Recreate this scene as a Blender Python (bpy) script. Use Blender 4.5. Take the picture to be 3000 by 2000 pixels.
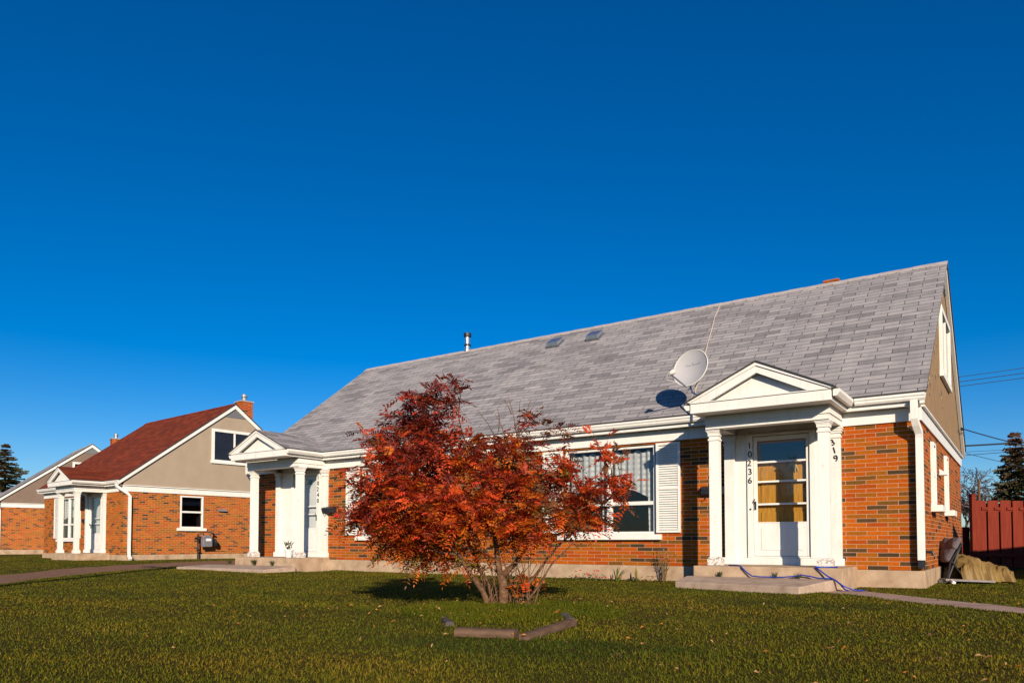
import bpy, bmesh, math, random
import numpy as np
from mathutils import Vector, Matrix, noise

random.seed(7); rng = np.random.default_rng(7)
R = math.radians
scene = bpy.context.scene
col = scene.collection
for o in list(bpy.data.objects): bpy.data.objects.remove(o)

# ------------------------------------------------------------------ camera, sky, sun
CAM = Vector((1.3124, -12.8993, 0.4305)); YAW = R(34.66); PITCH = R(2.03)
cd = bpy.data.cameras.new('camera'); cam = bpy.data.objects.new('camera', cd); col.objects.link(cam)
cam.location = CAM; cam.rotation_euler = (R(90) + PITCH, 0, YAW)
cd.lens = 2178.44 / 3000 * 36; cd.sensor_width = 36; cd.shift_y = 510.6 / 3000
cd.clip_start = 0.05; cd.clip_end = 3000
scene.camera = cam
SUN_AZ, SUN_EL = R(43), R(20)                       # azimuth from -Y towards +X
SUN = Vector((math.sin(SUN_AZ) * math.cos(SUN_EL), -math.cos(SUN_AZ) * math.cos(SUN_EL), math.sin(SUN_EL)))
w = bpy.data.worlds.new("World"); scene.world = w; w.use_nodes = True
nt = w.node_tree; bg = nt.nodes['Background']
sky = nt.nodes.new('ShaderNodeTexSky'); sky.sky_type = 'NISHITA'; sky.sun_disc = False
sky.sun_elevation = SUN_EL; sky.sun_rotation = R(180) - SUN_AZ
sky.air_density = 1.0; sky.dust_density = 0.4; sky.ozone_density = 5.0; sky.altitude = 600
hs = nt.nodes.new('ShaderNodeHueSaturation'); hs.inputs['Saturation'].default_value = 1.35; hs.inputs['Hue'].default_value = 0.506
hs.inputs['Value'].default_value = 1.0
nt.links.new(sky.outputs[0], hs.inputs['Color']); nt.links.new(hs.outputs[0], bg.inputs[0])
bg.inputs[1].default_value = 0.090
sl = bpy.data.lights.new('sun', 'SUN'); so = bpy.data.objects.new('sun', sl); col.objects.link(so)
sl.energy = 5.0; sl.angle = R(0.5); sl.color = (1.0, 0.86, 0.66)
so.rotation_euler = SUN.to_track_quat('Z', 'Y').to_euler(); so.location = (20, -20, 20)
scene.view_settings.view_transform = 'Standard'; scene.view_settings.look = 'None'
scene.view_settings.exposure = 0.28
scene.cycles.diffuse_bounces = 1; scene.view_settings.gamma = 1

# ------------------------------------------------------------------ materials
def mat(name, color=(.5, .5, .5), rough=.7, **kw):
    m = bpy.data.materials.new(name); m.use_nodes = True
    p = m.node_tree.nodes['Principled BSDF']
    p.inputs['Base Color'].default_value = (*color, 1); p.inputs['Roughness'].default_value = rough
    for k, v in kw.items():
        p.inputs[k.replace('_', ' ')].default_value = v
    return m
class NG:
    """small node-graph helper"""
    def __init__(s, m): s.m = m; s.t = m.node_tree; s.p = s.t.nodes['Principled BSDF']
    def n(s, typ, **kw):
        nd = s.t.nodes.new('ShaderNode' + typ)
        for k, v in kw.items():
            if hasattr(nd, k): setattr(nd, k, v)
            else: nd.inputs[k.replace('_', ' ')].default_value = v
        return nd
    def l(s, a, b): s.t.links.new(a, b)
    def ramp(s, fac, stops, interp='LINEAR'):
        r = s.n('ValToRGB'); r.color_ramp.interpolation = interp
        e = r.color_ramp.elements
        while len(e) < len(stops): e.new(.5)
        for i, (p, c) in enumerate(stops): e[i].position = p; e[i].color = (*c, 1)
        s.l(fac, r.inputs[0]); return r.outputs[0]
    def mix(s, fac, a, b, mode='MIX'):
        x = s.n('MixRGB', blend_type=mode)
        for i, v in ((0, fac), (1, a), (2, b)):
            if isinstance(v, (int, float)): x.inputs[i].default_value = v
            elif isinstance(v, tuple): x.inputs[i].default_value = (*v, 1)
            else: s.l(v, x.inputs[i])
        return x.outputs[0]
    def noise(s, vec, scale, detail=4, rough=.55):
        x = s.n('TexNoise'); x.inputs['Scale'].default_value = scale; x.inputs['Detail'].default_value = detail
        x.inputs['Roughness'].default_value = rough
        if vec is not None: s.l(vec, x.inputs['Vector'])
        return x.outputs['Fac']
    def bump(s, h, strength=.5, dist=.01, prev=None):
        b = s.n('Bump'); b.inputs['Strength'].default_value = strength; b.inputs['Distance'].default_value = dist
        s.l(h, b.inputs['Height'])
        if prev is not None: s.l(prev, b.inputs['Normal'])
        return b.outputs[0]
    def coord(s, k='Object'): return s.n('TexCoord').outputs[k]
    def uv(s): return s.n('TexCoord').outputs['UV']

def brick_mat(name, dark=.14, width=.3048, lift=1.0, yel=1.0):
    m = mat(name, rough=.9, Specular_IOR_Level=.15); g = NG(m)
    b = g.n('TexBrick'); b.offset = .5
    for k, v in (('Scale', 1), ('Mortar Size', .0050), ('Mortar Smooth', .25), ('Bias', 0), ('Brick Width', width), ('Row Height', .0677)):
        b.inputs[k].default_value = v
    b.inputs['Color1'].default_value = (0, 0, 0, 1); b.inputs['Color2'].default_value = (1, 1, 1, 1); b.inputs['Mortar'].default_value = (.5, .5, .5, 1)
    uv = g.uv(); wob = g.n('TexNoise'); wob.inputs['Scale'].default_value = 9; g.l(uv, wob.inputs['Vector'])
    ad = g.n('VectorMath', operation='MULTIPLY_ADD'); g.l(wob.outputs['Color'], ad.inputs[0])
    ad.inputs[1].default_value = (.006, .006, 0); g.l(uv, ad.inputs[2])
    g.l(ad.outputs[0], b.inputs['Vector'])
    def k(r_, g_, b_): return (r_ * lift, g_ * lift * yel, b_ * lift)
    c = g.ramp(b.outputs['Color'], [(0, (.062, .040, .020)), (dark * .5, (.095, .053, .022)), (dark, (.17, .072, .012)), (dark + .10, k(.33, .078, .005)),
                                    (.42, k(.44, .068, .004)), (.62, k(.39, .052, .004)), (.78, k(.48, .084, .004)), (.92, k(.39, .080, .005))], 'CONSTANT')
    n1 = g.noise(uv, 30, 6, .7); n2 = g.noise(uv, 1.3, 3)
    c = g.mix(.8, c, g.ramp(n1, [(.25, (.55, .55, .5)), (.75, (1.3, 1.25, 1.2))]), 'MULTIPLY')
    c = g.mix(.5, c, g.ramp(n2, [(.3, (.82, .82, .85)), (.7, (1.12, 1.1, 1.05))]), 'MULTIPLY')
    mort = g.mix(n1, (.46, .235, .15), (.60, .34, .23))
    c = g.mix(b.outputs['Fac'], c, mort)
    g.l(c, g.p.inputs['Base Color'])
    inv = g.n('Math', operation='SUBTRACT'); inv.inputs[0].default_value = 1; g.l(b.outputs['Fac'], inv.inputs[1])
    nb = g.bump(inv.outputs[0], .7, .006); nb = g.bump(n1, .35, .004, nb)
    g.l(nb, g.p.inputs['Normal'])
    return m
def shingle_mat(name, cols, width=.49, row=.155):
    m = mat(name, rough=.92, Specular_IOR_Level=.12); g = NG(m)
    b = g.n('TexBrick'); b.offset = .5
    for k, v in (('Scale', 1), ('Mortar Size', .007), ('Mortar Smooth', .1), ('Bias', 0), ('Brick Width', width), ('Row Height', row)):
        b.inputs[k].default_value = v
    b.inputs['Color1'].default_value = (0, 0, 0, 1); b.inputs['Color2'].default_value = (1, 1, 1, 1); b.inputs['Mortar'].default_value = (.5, .5, .5, 1)
    uv = g.uv(); g.l(uv, b.inputs['Vector'])
    c = g.ramp(b.outputs['Color'], cols, 'CONSTANT')
    n1 = g.noise(uv, 60, 4, .7)
    mp = g.n('Mapping'); mp.inputs['Scale'].default_value = (1.1, .45, 1); g.l(uv, mp.inputs[0])
    n2 = g.noise(mp.outputs[0], 1.1, 4, .6); 
    mp3 = g.n('Mapping'); mp3.inputs['Scale'].default_value = (2.2, 6.3, 1); g.l(uv, mp3.inputs[0])
    n3 = g.noise(mp3.outputs[0], 1.0, 2, .5)
    c = g.mix(.6, c, g.ramp(n1, [(.2, (.6, .6, .6)), (.8, (1.35, 1.33, 1.3))]), 'MULTIPLY')
    c = g.mix(.8, c, g.ramp(n2, [(.3, (.84, .84, .86)), (.7, (1.12, 1.11, 1.08))]), 'MULTIPLY')
    c = g.mix(.8, c, g.ramp(n3, [(.3, (.84, .84, .86)), (.7, (1.13, 1.12, 1.10))]), 'MULTIPLY')
    mp4 = g.n('Mapping'); mp4.inputs['Scale'].default_value = (3.2, .22, 1); g.l(uv, mp4.inputs[0])
    c = g.mix(.7, c, g.ramp(g.noise(mp4.outputs[0], 1.4, 5, .65), [(.36, (.86, .86, .88)), (.5, (1, 1, 1)), (.7, (1.07, 1.06, 1.04))]), 'MULTIPLY')
    # the slots between tabs and between courses take a dark joint colour
    c = g.mix(b.outputs['Fac'], c, (.06, .055, .06)); g.l(c, g.p.inputs['Base Color'])
    # each course is a wedge: its lower edge stands proud of the course below
    sp = g.n('SeparateXYZ'); g.l(uv, sp.inputs[0])
    dv = g.n('Math', operation='DIVIDE'); g.l(sp.outputs['Y'], dv.inputs[0]); dv.inputs[1].default_value = row
    fr = g.n('Math', operation='FRACT'); g.l(dv.outputs[0], fr.inputs[0])
    inv = g.n('Math', operation='SUBTRACT'); inv.inputs[0].default_value = 1; g.l(fr.outputs[0], inv.inputs[1])
    h = g.n('Math', operation='MULTIPLY_ADD'); g.l(b.outputs['Fac'], h.inputs[0]); h.inputs[1].default_value = -1.2; g.l(inv.outputs[0], h.inputs[2])
    nb = g.bump(h.outputs[0], .55, .012); nb = g.bump(n1, .3, .004, nb)
    g.l(nb, g.p.inputs['Normal']); return m
def noisy(name, stops, scale=4, rough=.8, bump=.2, bscale=40, dist=.004, coord='Object', detail=5, **kw):
    if rough > .8: kw.setdefault('Specular_IOR_Level', .12)
    m = mat(name, rough=rough, **kw); g = NG(m); v = g.coord(coord)
    g.l(g.ramp(g.noise(v, scale, detail, .6), stops), g.p.inputs['Base Color'])
    if bump: g.l(g.bump(g.noise(v, bscale, 4, .6), bump, dist), g.p.inputs['Normal'])
    return m
def glass_mat(name, tint=(.85, .88, .9), base=.06):
    m = bpy.data.materials.new(name); m.use_nodes = True; t = m.node_tree; t.nodes.clear()
    o = t.nodes.new('ShaderNodeOutputMaterial'); mx = t.nodes.new('ShaderNodeMixShader')
    tr = t.nodes.new('ShaderNodeBsdfTransparent'); gl = t.nodes.new('ShaderNodeBsdfGlossy')
    tr.inputs[0].default_value = (*tint, 1); gl.inputs['Roughness'].default_value = .02
    fr = t.nodes.new('ShaderNodeLayerWeight'); fr.inputs[0].default_value = .5
    pw = t.nodes.new('ShaderNodeMath'); pw.operation = 'POWER'; pw.inputs[1].default_value = 4
    ad = t.nodes.new('ShaderNodeMath'); ad.operation = 'MULTIPLY_ADD'; ad.inputs[1].default_value = .85; ad.inputs[2].default_value = base
    t.links.new(fr.outputs['Facing'], pw.inputs[0]); t.links.new(pw.outputs[0], ad.inputs[0]); t.links.new(ad.outputs[0], mx.inputs[0])
    t.links.new(tr.outputs[0], mx.inputs[1]); t.links.new(gl.outputs[0], mx.inputs[2]); t.links.new(mx.outputs[0], o.inputs[0])
    return m

M = {}
M['brick'] = brick_mat('brick', .15, .3048, .95, 1.34); M['brick_far'] = brick_mat('brick_far', .09, .22, 1.05, 1.5)
M['shingle'] = shingle_mat('grey_shingle', [(0, (.225, .210, .218)), (.10, (.265, .248, .256)), (.24, (.325, .305, .312)), (.5, (.35, .326, .334)), (.7, (.305, .288, .296)), (.85, (.37, .345, .35))])
M['shingle_red'] = shingle_mat('red_shingle', [(0, (.16, .027, .008)), (.3, (.215, .036, .009)), (.6, (.175, .029, .008)), (.8, (.25, .043, .010))], .35, .145)
M['ridge'] = noisy('ridge_shingle', [(.3, (.34, .30, .29)), (.7, (.46, .41, .39))], 6, .9)
M['edge'] = mat('shingle_edge', (.035, .033, .036), .9)
def white_mat():
    m = mat('white_paint', rough=.5, Specular_IOR_Level=.35); g = NG(m); v = g.coord()
    n = g.noise(v, 3.5, 5, .6); mp = g.n('Mapping'); mp.inputs['Scale'].default_value = (9, 9, .9); g.l(v, mp.inputs[0]); n2 = g.noise(mp.outputs[0], 2, 7, .7); n3 = g.noise(v, 55, 4, .7)
    c = g.ramp(n, [(.25, (.74, .715, .675)), (.6, (.81, .785, .75)), (.9, (.83, .81, .78))])
    c = g.mix(.9, c, g.ramp(n2, [(.30, (.84, .80, .74)), (.42, (.97, .96, .94)), (.55, (1, 1, 1))]), 'MULTIPLY')
    c = g.mix(.8, c, g.ramp(n3, [(.27, (.70, .64, .56)), (.33, (1, 1, 1))]), 'MULTIPLY')
    g.l(c, g.p.inputs['Base Color']); g.l(g.bump(n2, .12, .004), g.p.inputs['Normal']); return m
M['white'] = white_mat()
def peel_mat():
    m = mat('peeling_paint', rough=.6); g = NG(m); v = g.coord()
    mp = g.n('Mapping'); mp.inputs['Scale'].default_value = (1, 1, .35); g.l(v, mp.inputs[0])
    n = g.noise(mp.outputs[0], 14, 8, .7); n2 = g.noise(v, 5, 3)
    f = g.mix(.35, n, n2)
    c = g.ramp(f, [(.30, (.42, .33, .26)), (.345, (.62, .55, .48)), (.40, (.80, .78, .74)), (.8, (.83, .82, .79))])
    g.l(c, g.p.inputs['Base Color']); g.l(g.bump(f, .3, .004), g.p.inputs['Normal']); return m
M['peel'] = peel_mat()
def worn_mat():
    m = mat('worn_base_paint', rough=.75); g = NG(m); v = g.coord()
    n = g.noise(v, 26, 8, .75)
    c = g.ramp(n, [(.38, (.22, .17, .14)), (.46, (.46, .38, .33)), (.52, (.74, .71, .68)), (.8, (.80, .78, .75))])
    g.l(c, g.p.inputs['Base Color']); g.l(g.bump(n, .6, .006), g.p.inputs['Normal']); return m
M['worn'] = worn_mat()
M['concrete'] = noisy('concrete', [(.25, (.27, .19, .145)), (.45, (.38, .275, .21)), (.62, (.46, .34, .265)), (.8, (.52, .395, .315))], 4.5, .9, .4, 55, .006, detail=9)
M['foundation'] = noisy('foundation_concrete', [(.25, (.26, .17, .11)), (.42, (.39, .27, .18)), (.6, (.48, .345, .235)), (.8, (.56, .42, .30))], 3.5, .92, .5, 30, .01, detail=9)
M['path'] = noisy('path_concrete', [(.3, (.31, .195, .145)), (.55, (.41, .27, .205)), (.8, (.48, .33, .255))], 3.0, .92, .35, 70, .004, detail=8)
M['gravel'] = noisy('gravel', [(.3, (.17, .085, .045)), (.5, (.26, .135, .075)), (.75, (.34, .19, .115))], 9, .95, .6, 90, .01, detail=8)
M['stucco'] = noisy('tan_stucco', [(.3, (.26, .165, .092)), (.7, (.315, .205, .118))], 3, .95, .3, 120, .003)
M['stucco_pale'] = noisy('pale_stucco', [(.3, (.35, .27, .20)), (.7, (.39, .305, .23))], 2, .95, .2, 120, .003)
M['stucco_brown'] = noisy('brown_stucco', [(.3, (.19, .135, .105)), (.7, (.22, .158, .122))], 2, .95, .2, 120, .003)
M['grey_paint'] = mat('grey_louvre_paint', (.16, .16, .18), .7)
M['glass'] = glass_mat('window_glass'); M['glass_dark'] = glass_mat('dark_window_glass', (.35, .37, .42), .10)
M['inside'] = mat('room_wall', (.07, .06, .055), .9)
M['black'] = noisy('black_metal', [(.3, (.012, .012, .015)), (.7, (.022, .022, .027))], 8, .45, .1)
M['steel'] = noisy('weathered_steel', [(.3, (.26, .27, .29)), (.7, (.40, .41, .44))], 12, .45, .1, Metallic=.5)
M['galv'] = noisy('galvanised_metal', [(.3, (.42, .44, .48)), (.7, (.58, .60, .64))], 10, .28, .05, Metallic=.85)
M['meter'] = noisy('grey_enamel', [(.3, (.15, .145, .165)), (.7, (.21, .205, .225))], 14, .4, .1)
def wood_door():
    m = mat('golden_wood', rough=.45); g = NG(m); v = g.coord()
    mp = g.n('Mapping'); mp.inputs['Scale'].default_value = (14, 14, 1.2); g.l(v, mp.inputs[0])
    n = g.noise(mp.outputs[0], 3, 6, .6)
    g.l(g.ramp(n, [(.3, (.42, .17, .02)), (.55, (.62, .28, .03)), (.8, (.70, .34, .05))]), g.p.inputs['Base Color']); return m
M['wood'] = wood_door()
def lace_mat():
    m = mat('lace_curtain', (.75, .73, .70), .9); g = NG(m); t = m.node_tree
    uv = g.uv(); mp = g.n('Mapping'); mp.inputs['Scale'].default_value = (9, 9, 1); g.l(uv, mp.inputs[0])
    vo = g.n('TexVoronoi'); vo.inputs['Scale'].default_value = 1; vo.inputs['Randomness'].default_value = .15; g.l(mp.outputs[0], vo.inputs['Vector'])
    c = g.ramp(vo.outputs['Distance'], [(.25, (.88, .86, .82)), (.42, (.64, .62, .60))]); g.l(c, g.p.inputs['Base Color'])
    tl = t.nodes.new('ShaderNodeBsdfTranslucent'); g.l(c, tl.inputs[0])
    mx = t.nodes.new('ShaderNodeMixShader'); mx.inputs[0].default_value = .35
    g.l(g.p.outputs[0], mx.inputs[1]); g.l(tl.outputs[0], mx.inputs[2]); g.l(mx.outputs[0], t.nodes['Material Output'].inputs[0]); return m
M['lace'] = lace_mat()
def board_mat(name, a, b, sc=(9, 9, .8)):
    m = mat(name, rough=.8, Specular_IOR_Level=.15); g = NG(m); v = g.coord()
    mp = g.n('Mapping'); mp.inputs['Scale'].default_value = sc; g.l(v, mp.inputs[0])
    n = g.noise(mp.outputs[0], 2.2, 7, .65); g.l(g.ramp(n, [(.3, a), (.7, b)]), g.p.inputs['Base Color'])
    g.l(g.bump(n, .4, .006), g.p.inputs['Normal']); return m
M['fence'] = board_mat('red_fence_paint', (.14, .020, .010), (.22, .034, .018))
M['timber'] = board_mat('weathered_timber', (.085, .045, .028), (.17, .105, .07), (3, 3, 12))
M['timber_grey'] = board_mat('grey_timber', (.06, .05, .05), (.13, .11, .11), (5, 5, 12))
M['bark'] = noisy('bark', [(.3, (.055, .028, .016)), (.55, (.15, .08, .045)), (.8, (.25, .155, .095))], 22, .9, .6, 60, .004)
M['twig'] = mat('twig_bark', (.085, .05, .04), .85)
M['bark_far'] = mat('far_bark', (.12, .085, .085), .9)
M['tarp'] = noisy('tan_tarpaulin', [(.3, (.155, .092, .023)), (.6, (.215, .132, .037)), (.8, (.26, .168, .053))], 5, .62, .5, 9, .02)
M['cushion'] = noisy('grey_cushion', [(.3, (.12, .105, .125)), (.7, (.17, .15, .17))], 20, .85, .3)
M['blue'] = mat('blue_rubber', (.006, .035, .32), .4)
M['cable'] = mat('pale_cable', (.55, .45, .38), .6); M['wire'] = mat('wire_rubber', (.02, .03, .05), .6)
M['dish'] = noisy('dish_enamel', [(.3, (.40, .385, .40)), (.7, (.44, .425, .435))], 2, .5, 0)
M['dish_rim'] = mat('dish_rim_enamel', (.62, .58, .53), .5); M['logo'] = mat('faded_print', (.20, .20, .27), .6)
M['corn'] = noisy('dry_husk', [(.3, (.48, .31, .10)), (.7, (.66, .50, .25))], 30, .8, .3)
M['plastic'] = mat('white_plastic', (.72, .72, .73), .45)
M['rock'] = noisy('dark_rock', [(.3, (.06, .05, .05)), (.7, (.14, .115, .11))], 9, .9, .6, 20, .02)
M['board'] = noisy('grey_board', [(.3, (.19, .165, .165)), (.7, (.29, .255, .25))], 6, .85, .3)
M['flower_white'] = mat('white_petal', (.8, .8, .78), .7)
def leafmat(name, c, tr=.3, rough=.6, var=.35):
    m = mat(name, c, rough); g = NG(m); t = m.node_tree
    at = g.n('Attribute'); at.attribute_name = 'rnd'
    cc = g.mix(1.0, c, g.ramp(at.outputs['Fac'], [(0, (1 - var,) * 3), (1, (1 + var,) * 3)]), 'MULTIPLY')
    g.l(cc, g.p.inputs['Base Color'])
    tl = t.nodes.new('ShaderNodeBsdfTranslucent'); g.l(cc, tl.inputs[0])
    mx = t.nodes.new('ShaderNodeMixShader'); mx.inputs[0].default_value = tr
    g.l(g.p.outputs[0], mx.inputs[1]); g.l(tl.outputs[0], mx.inputs[2]); g.l(mx.outputs[0], t.nodes['Material Output'].inputs[0]); return m
LEAF = [leafmat('leaf_maroon', (.20, .030, .022), .4), leafmat('leaf_dark_red', (.38, .042, .013), .4), leafmat('leaf_red', (.64, .078, .010), .4),
        leafmat('leaf_orange', (.70, .16, .009), .4), leafmat('leaf_brown', (.17, .060, .015)), leafmat('leaf_yellow_green', (.27, .20, .022)), leafmat('leaf_green', (.06, .085, .014))]
M['berry'] = mat('rowan_berry', (.58, .032, .006), .4)
M['iris'] = leafmat('iris_leaf', (.10, .15, .02)); M['iris_yellow'] = leafmat('iris_yellow_leaf', (.52, .33, .02))
M['weed'] = leafmat('weed_leaf', (.065, .085, .02)); M['dry'] = leafmat('dry_stalk', (.27, .17, .07)); M['needle'] = leafmat('spruce_needle', (.050, .052, .015), .1)
M['needle_rust'] = leafmat('rusty_needle', (.10, .035, .02), .1); M['flower_red'] = mat('red_petal', (.55, .03, .012), .6)
M['fallen'] = [leafmat('fallen_tan', (.42, .22, .09)), leafmat('fallen_orange', (.5, .17, .02)), leafmat('fallen_brown', (.13, .05, .025))]
def grass_blade_mat():
    m = mat('grass_blade', rough=.75, Specular_IOR_Level=.15); g = NG(m); t = m.node_tree
    a = g.n('Attribute'); a.attribute_name = 'rnd'
    geo = g.n('NewGeometry'); mp = g.n('Mapping'); mp.inputs['Rotation'].default_value = (0, 0, -.6); mp.inputs['Scale'].default_value = (.35, .9, 1); g.l(geo.outputs['Position'], mp.inputs[0]); n = g.noise(mp.outputs[0], .9, 5, .62); n2 = g.noise(geo.outputs['Position'], 2.6, 3, .6)
    c = g.ramp(a.outputs['Fac'], [(0, (.060, .075, .005)), (.3, (.085, .098, .006)), (.6, (.115, .116, .008)), (.82, (.145, .128, .011)), (.93, (.20, .145, .02)), (1, (.30, .20, .05))])
    c = g.mix(.95, c, g.ramp(n, [(.34, (.50, .70, .75)), (.44, (1.12, 1.10, .85)), (.56, (1.25, 1.12, .85)), (.66, (1.7, 1.25, 1.25))]), 'MULTIPLY')
    c = g.mix(.7, c, g.ramp(n2, [(.35, (.72, .80, .75)), (.65, (1.2, 1.12, 1.05))]), 'MULTIPLY')
    g.l(c, g.p.inputs['Base Color'])
    tl = t.nodes.new('ShaderNodeBsdfTranslucent'); g.l(c, tl.inputs[0])
    mx = t.nodes.new('ShaderNodeMixShader'); mx.inputs[0].default_value = .25
    g.l(g.p.outputs[0], mx.inputs[1]); g.l(tl.outputs[0], mx.inputs[2]); g.l(mx.outputs[0], t.nodes['Material Output'].inputs[0]); return m
M['grass'] = grass_blade_mat()
def lawn_mat():
    m = mat('lawn_soil', rough=1, Specular_IOR_Level=.02); g = NG(m); v = g.coord()
    n = g.noise(v, .55, 5, .6); n2 = g.noise(v, 45, 6, .7)
    c = g.mix(.6, g.ramp(n, [(.35, (.050, .045, .007)), (.65, (.115, .078, .018))]), g.ramp(n2, [(.3, (.03, .028, .005)), (.7, (.12, .085, .026))]))
    g.l(c, g.p.inputs['Base Color']); g.l(g.bump(n2, .8, .03), g.p.inputs['Normal']); return m
M['lawn'] = lawn_mat()

# ------------------------------------------------------------------ mesh helpers
class MB:
    def __init__(s, T=None): s.v = []; s.f = []; s.m = []; s.T = T
    def pts(s, P):
        i = len(s.v)
        for p in P: s.v.append(tuple(s.T(*p)) if s.T else tuple(p))
        return i
    def poly(s, P, m=0):
        i = s.pts(P); s.f.append(tuple(range(i, i + len(P)))); s.m.append(m)
    def box(s, x0, x1, y0, y1, z0, z1, m=0):
        i = s.pts([(x, y, z) for z in (z0, z1) for y in (y0, y1) for x in (x0, x1)])
        for q in ((0, 2, 3, 1), (4, 5, 7, 6), (0, 1, 5, 4), (2, 6, 7, 3), (0, 4, 6, 2), (1, 3, 7, 5)):
            s.f.append(tuple(i + k for k in q)); s.m.append(m)
        return s
    def prism(s, prof, axis, lo, hi, m=0):
        """prof: list of 2-D points in the two other axes (in xyz order)"""
        n = len(prof)
        def P(a, t):
            return {'x': (t, a[0], a[1]), 'y': (a[0], t, a[1]), 'z': (a[0], a[1], t)}[axis]
        i = s.pts([P(a, lo) for a in prof] + [P(a, hi) for a in prof])
        s.f.append(tuple(range(i, i + n))); s.m.append(m)
        s.f.append(tuple(range(i + 2 * n - 1, i + n - 1, -1))); s.m.append(m)
        for k in range(n):
            s.f.append((i + k, i + (k + 1) % n, i + n + (k + 1) % n, i + n + k)); s.m.append(m)
        return s
    def sq(s, P, r, m=0):
        return s.tube(P, r * 1.414, 4, m, True, True)
    def tube(s, P, r, n=8, m=0, cap=True, square=False):
        P = [Vector(p) for p in P]; rs = r if isinstance(r, (list, tuple)) else [r] * len(P)
        base = None; rings = []
        for k, p in enumerate(P):
            d = (P[min(k + 1, len(P) - 1)] - P[max(k - 1, 0)])
            d = d.normalized() if d.length > 1e-9 else Vector((0, 0, 1))
            if square:
                a = Vector((1, 0, 0)); a = (a - d * a.dot(d)).normalized(); base = a; b = d.cross(a); a, b = (a + b).normalized(), (b - a).normalized()
                rings.append(s.pts([p + (a * math.cos(2 * math.pi * j / n) + b * math.sin(2 * math.pi * j / n)) * rs[k] for j in range(n)])); continue
            if base is None:
                a = d.orthogonal().normalized()
            else:
                a = base - d * base.dot(d); a = a.normalized() if a.length > 1e-6 else d.orthogonal().normalized()
            base = a; b = d.cross(a)
            rings.append(s.pts([p + (a * math.cos(2 * math.pi * j / n) + b * math.sin(2 * math.pi * j / n)) * rs[k] for j in range(n)]))
        for k in range(len(rings) - 1):
            for j in range(n):
                s.f.append((rings[k] + j, rings[k] + (j + 1) % n, rings[k + 1] + (j + 1) % n, rings[k + 1] + j)); s.m.append(m)
        if cap:
            s.f.append(tuple(rings[0] + j for j in range(n - 1, -1, -1))); s.m.append(m)
            s.f.append(tuple(rings[-1] + j for j in range(n))); s.m.append(m)
        return s
    def lathe(s, prof, c, axis=(0, 0, 1), n=20, m=0):
        ax = Vector(axis).normalized(); a = ax.orthogonal().normalized(); b = ax.cross(a); c = Vector(c); rings = []
        for (r, h) in prof:
            rings.append(s.pts([c + ax * h + (a * math.cos(2 * math.pi * j / n) + b * math.sin(2 * math.pi * j / n)) * max(r, 1e-4) for j in range(n)]))
        for k in range(len(rings) - 1):
            for j in range(n):
                s.f.append((rings[k] + j, rings[k] + (j + 1) % n, rings[k + 1] + (j + 1) % n, rings[k + 1] + j)); s.m.append(m)
        s.f.append(tuple(rings[0] + j for j in range(n - 1, -1, -1))); s.m.append(m)
        s.f.append(tuple(rings[-1] + j for j in range(n))); s.m.append(m)
        return s
    def sphere(s, c, r, nu=10, nv=6, m=0, sc=(1, 1, 1)):
        c = Vector(c); rings = []
        for k in range(1, nv):
            th = math.pi * k / nv
            rings.append(s.pts([(c.x + sc[0] * r * math.sin(th) * math.cos(2 * math.pi * j / nu), c.y + sc[1] * r * math.sin(th) * math.sin(2 * math.pi * j / nu), c.z + sc[2] * r * math.cos(th)) for j in range(nu)]))
        t = s.pts([(c.x, c.y, c.z + r * sc[2]), (c.x, c.y, c.z - r * sc[2])])
        for k in range(len(rings) - 1):
            for j in range(nu):
                s.f.append((rings[k] + j, rings[k + 1] + j, rings[k + 1] + (j + 1) % nu, rings[k] + (j + 1) % nu)); s.m.append(m)
        for j in range(nu):
            s.f.append((t, rings[0] + j, rings[0] + (j + 1) % nu)); s.m.append(m)
            s.f.append((t + 1, rings[-1] + (j + 1) % nu, rings[-1] + j)); s.m.append(m)
        return s
    def build(s, name, mats, parent=None, bevel=0, smooth=False, uvfn=None, recalc=True, loc=None):
        me = bpy.data.meshes.new(name); me.from_pydata(s.v, [], s.f)
        mats = mats if isinstance(mats, (list, tuple)) else [mats]
        for x in mats: me.materials.append(M[x] if isinstance(x, str) else x)
        me.polygons.foreach_set('material_index', s.m)
        if recalc or bevel:
            bm = bmesh.new(); bm.from_mesh(me)
            if recalc: bmesh.ops.recalc_face_normals(bm, faces=bm.faces)
            if bevel: bmesh.ops.bevel(bm, geom=[e for e in bm.edges if len(e.link_faces) == 2 and e.calc_face_angle(0) > .5], offset=bevel, segments=2, affect='EDGES', profile=.6)
            bm.to_mesh(me); bm.free()
        uvl = me.uv_layers.new(name='UVMap'); uvd = np.zeros(len(me.loops) * 2)
        for p in me.polygons:
            nx, ny, nz = (abs(c) for c in p.normal)
            for li in p.loop_indices:
                co = me.vertices[me.loops[li].vertex_index].co
                if uvfn: u = uvfn(co, p.normal)
                elif nx >= ny and nx >= nz: u = (co.y, co.z)
                elif ny >= nz: u = (co.x, co.z)
                else: u = (co.x, co.y)
                uvd[2 * li] = u[0]; uvd[2 * li + 1] = u[1]
        uvl.data.foreach_set('uv', uvd)
        if smooth: me.polygons.foreach_set('use_smooth', [True] * len(me.polygons))
        o = bpy.data.objects.new(name, me); col.objects.link(o)
        if parent is not None: o.parent = parent
        if loc is not None: o.location = loc
        return o
def thing(name, label, cat, loc=(0, 0, 0), rotz=0, group=None):
    o = bpy.data.objects.new(name, None); col.objects.link(o); o.empty_display_size = .2
    o.location = loc; o.rotation_euler = (0, 0, rotz); return tag(o, label, cat, group)
def tag(o, label, cat, group=None, kind=None):
    o['label'] = label; o['category'] = cat
    if group: o['group'] = group
    if kind: o['kind'] = kind
    return o
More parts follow.
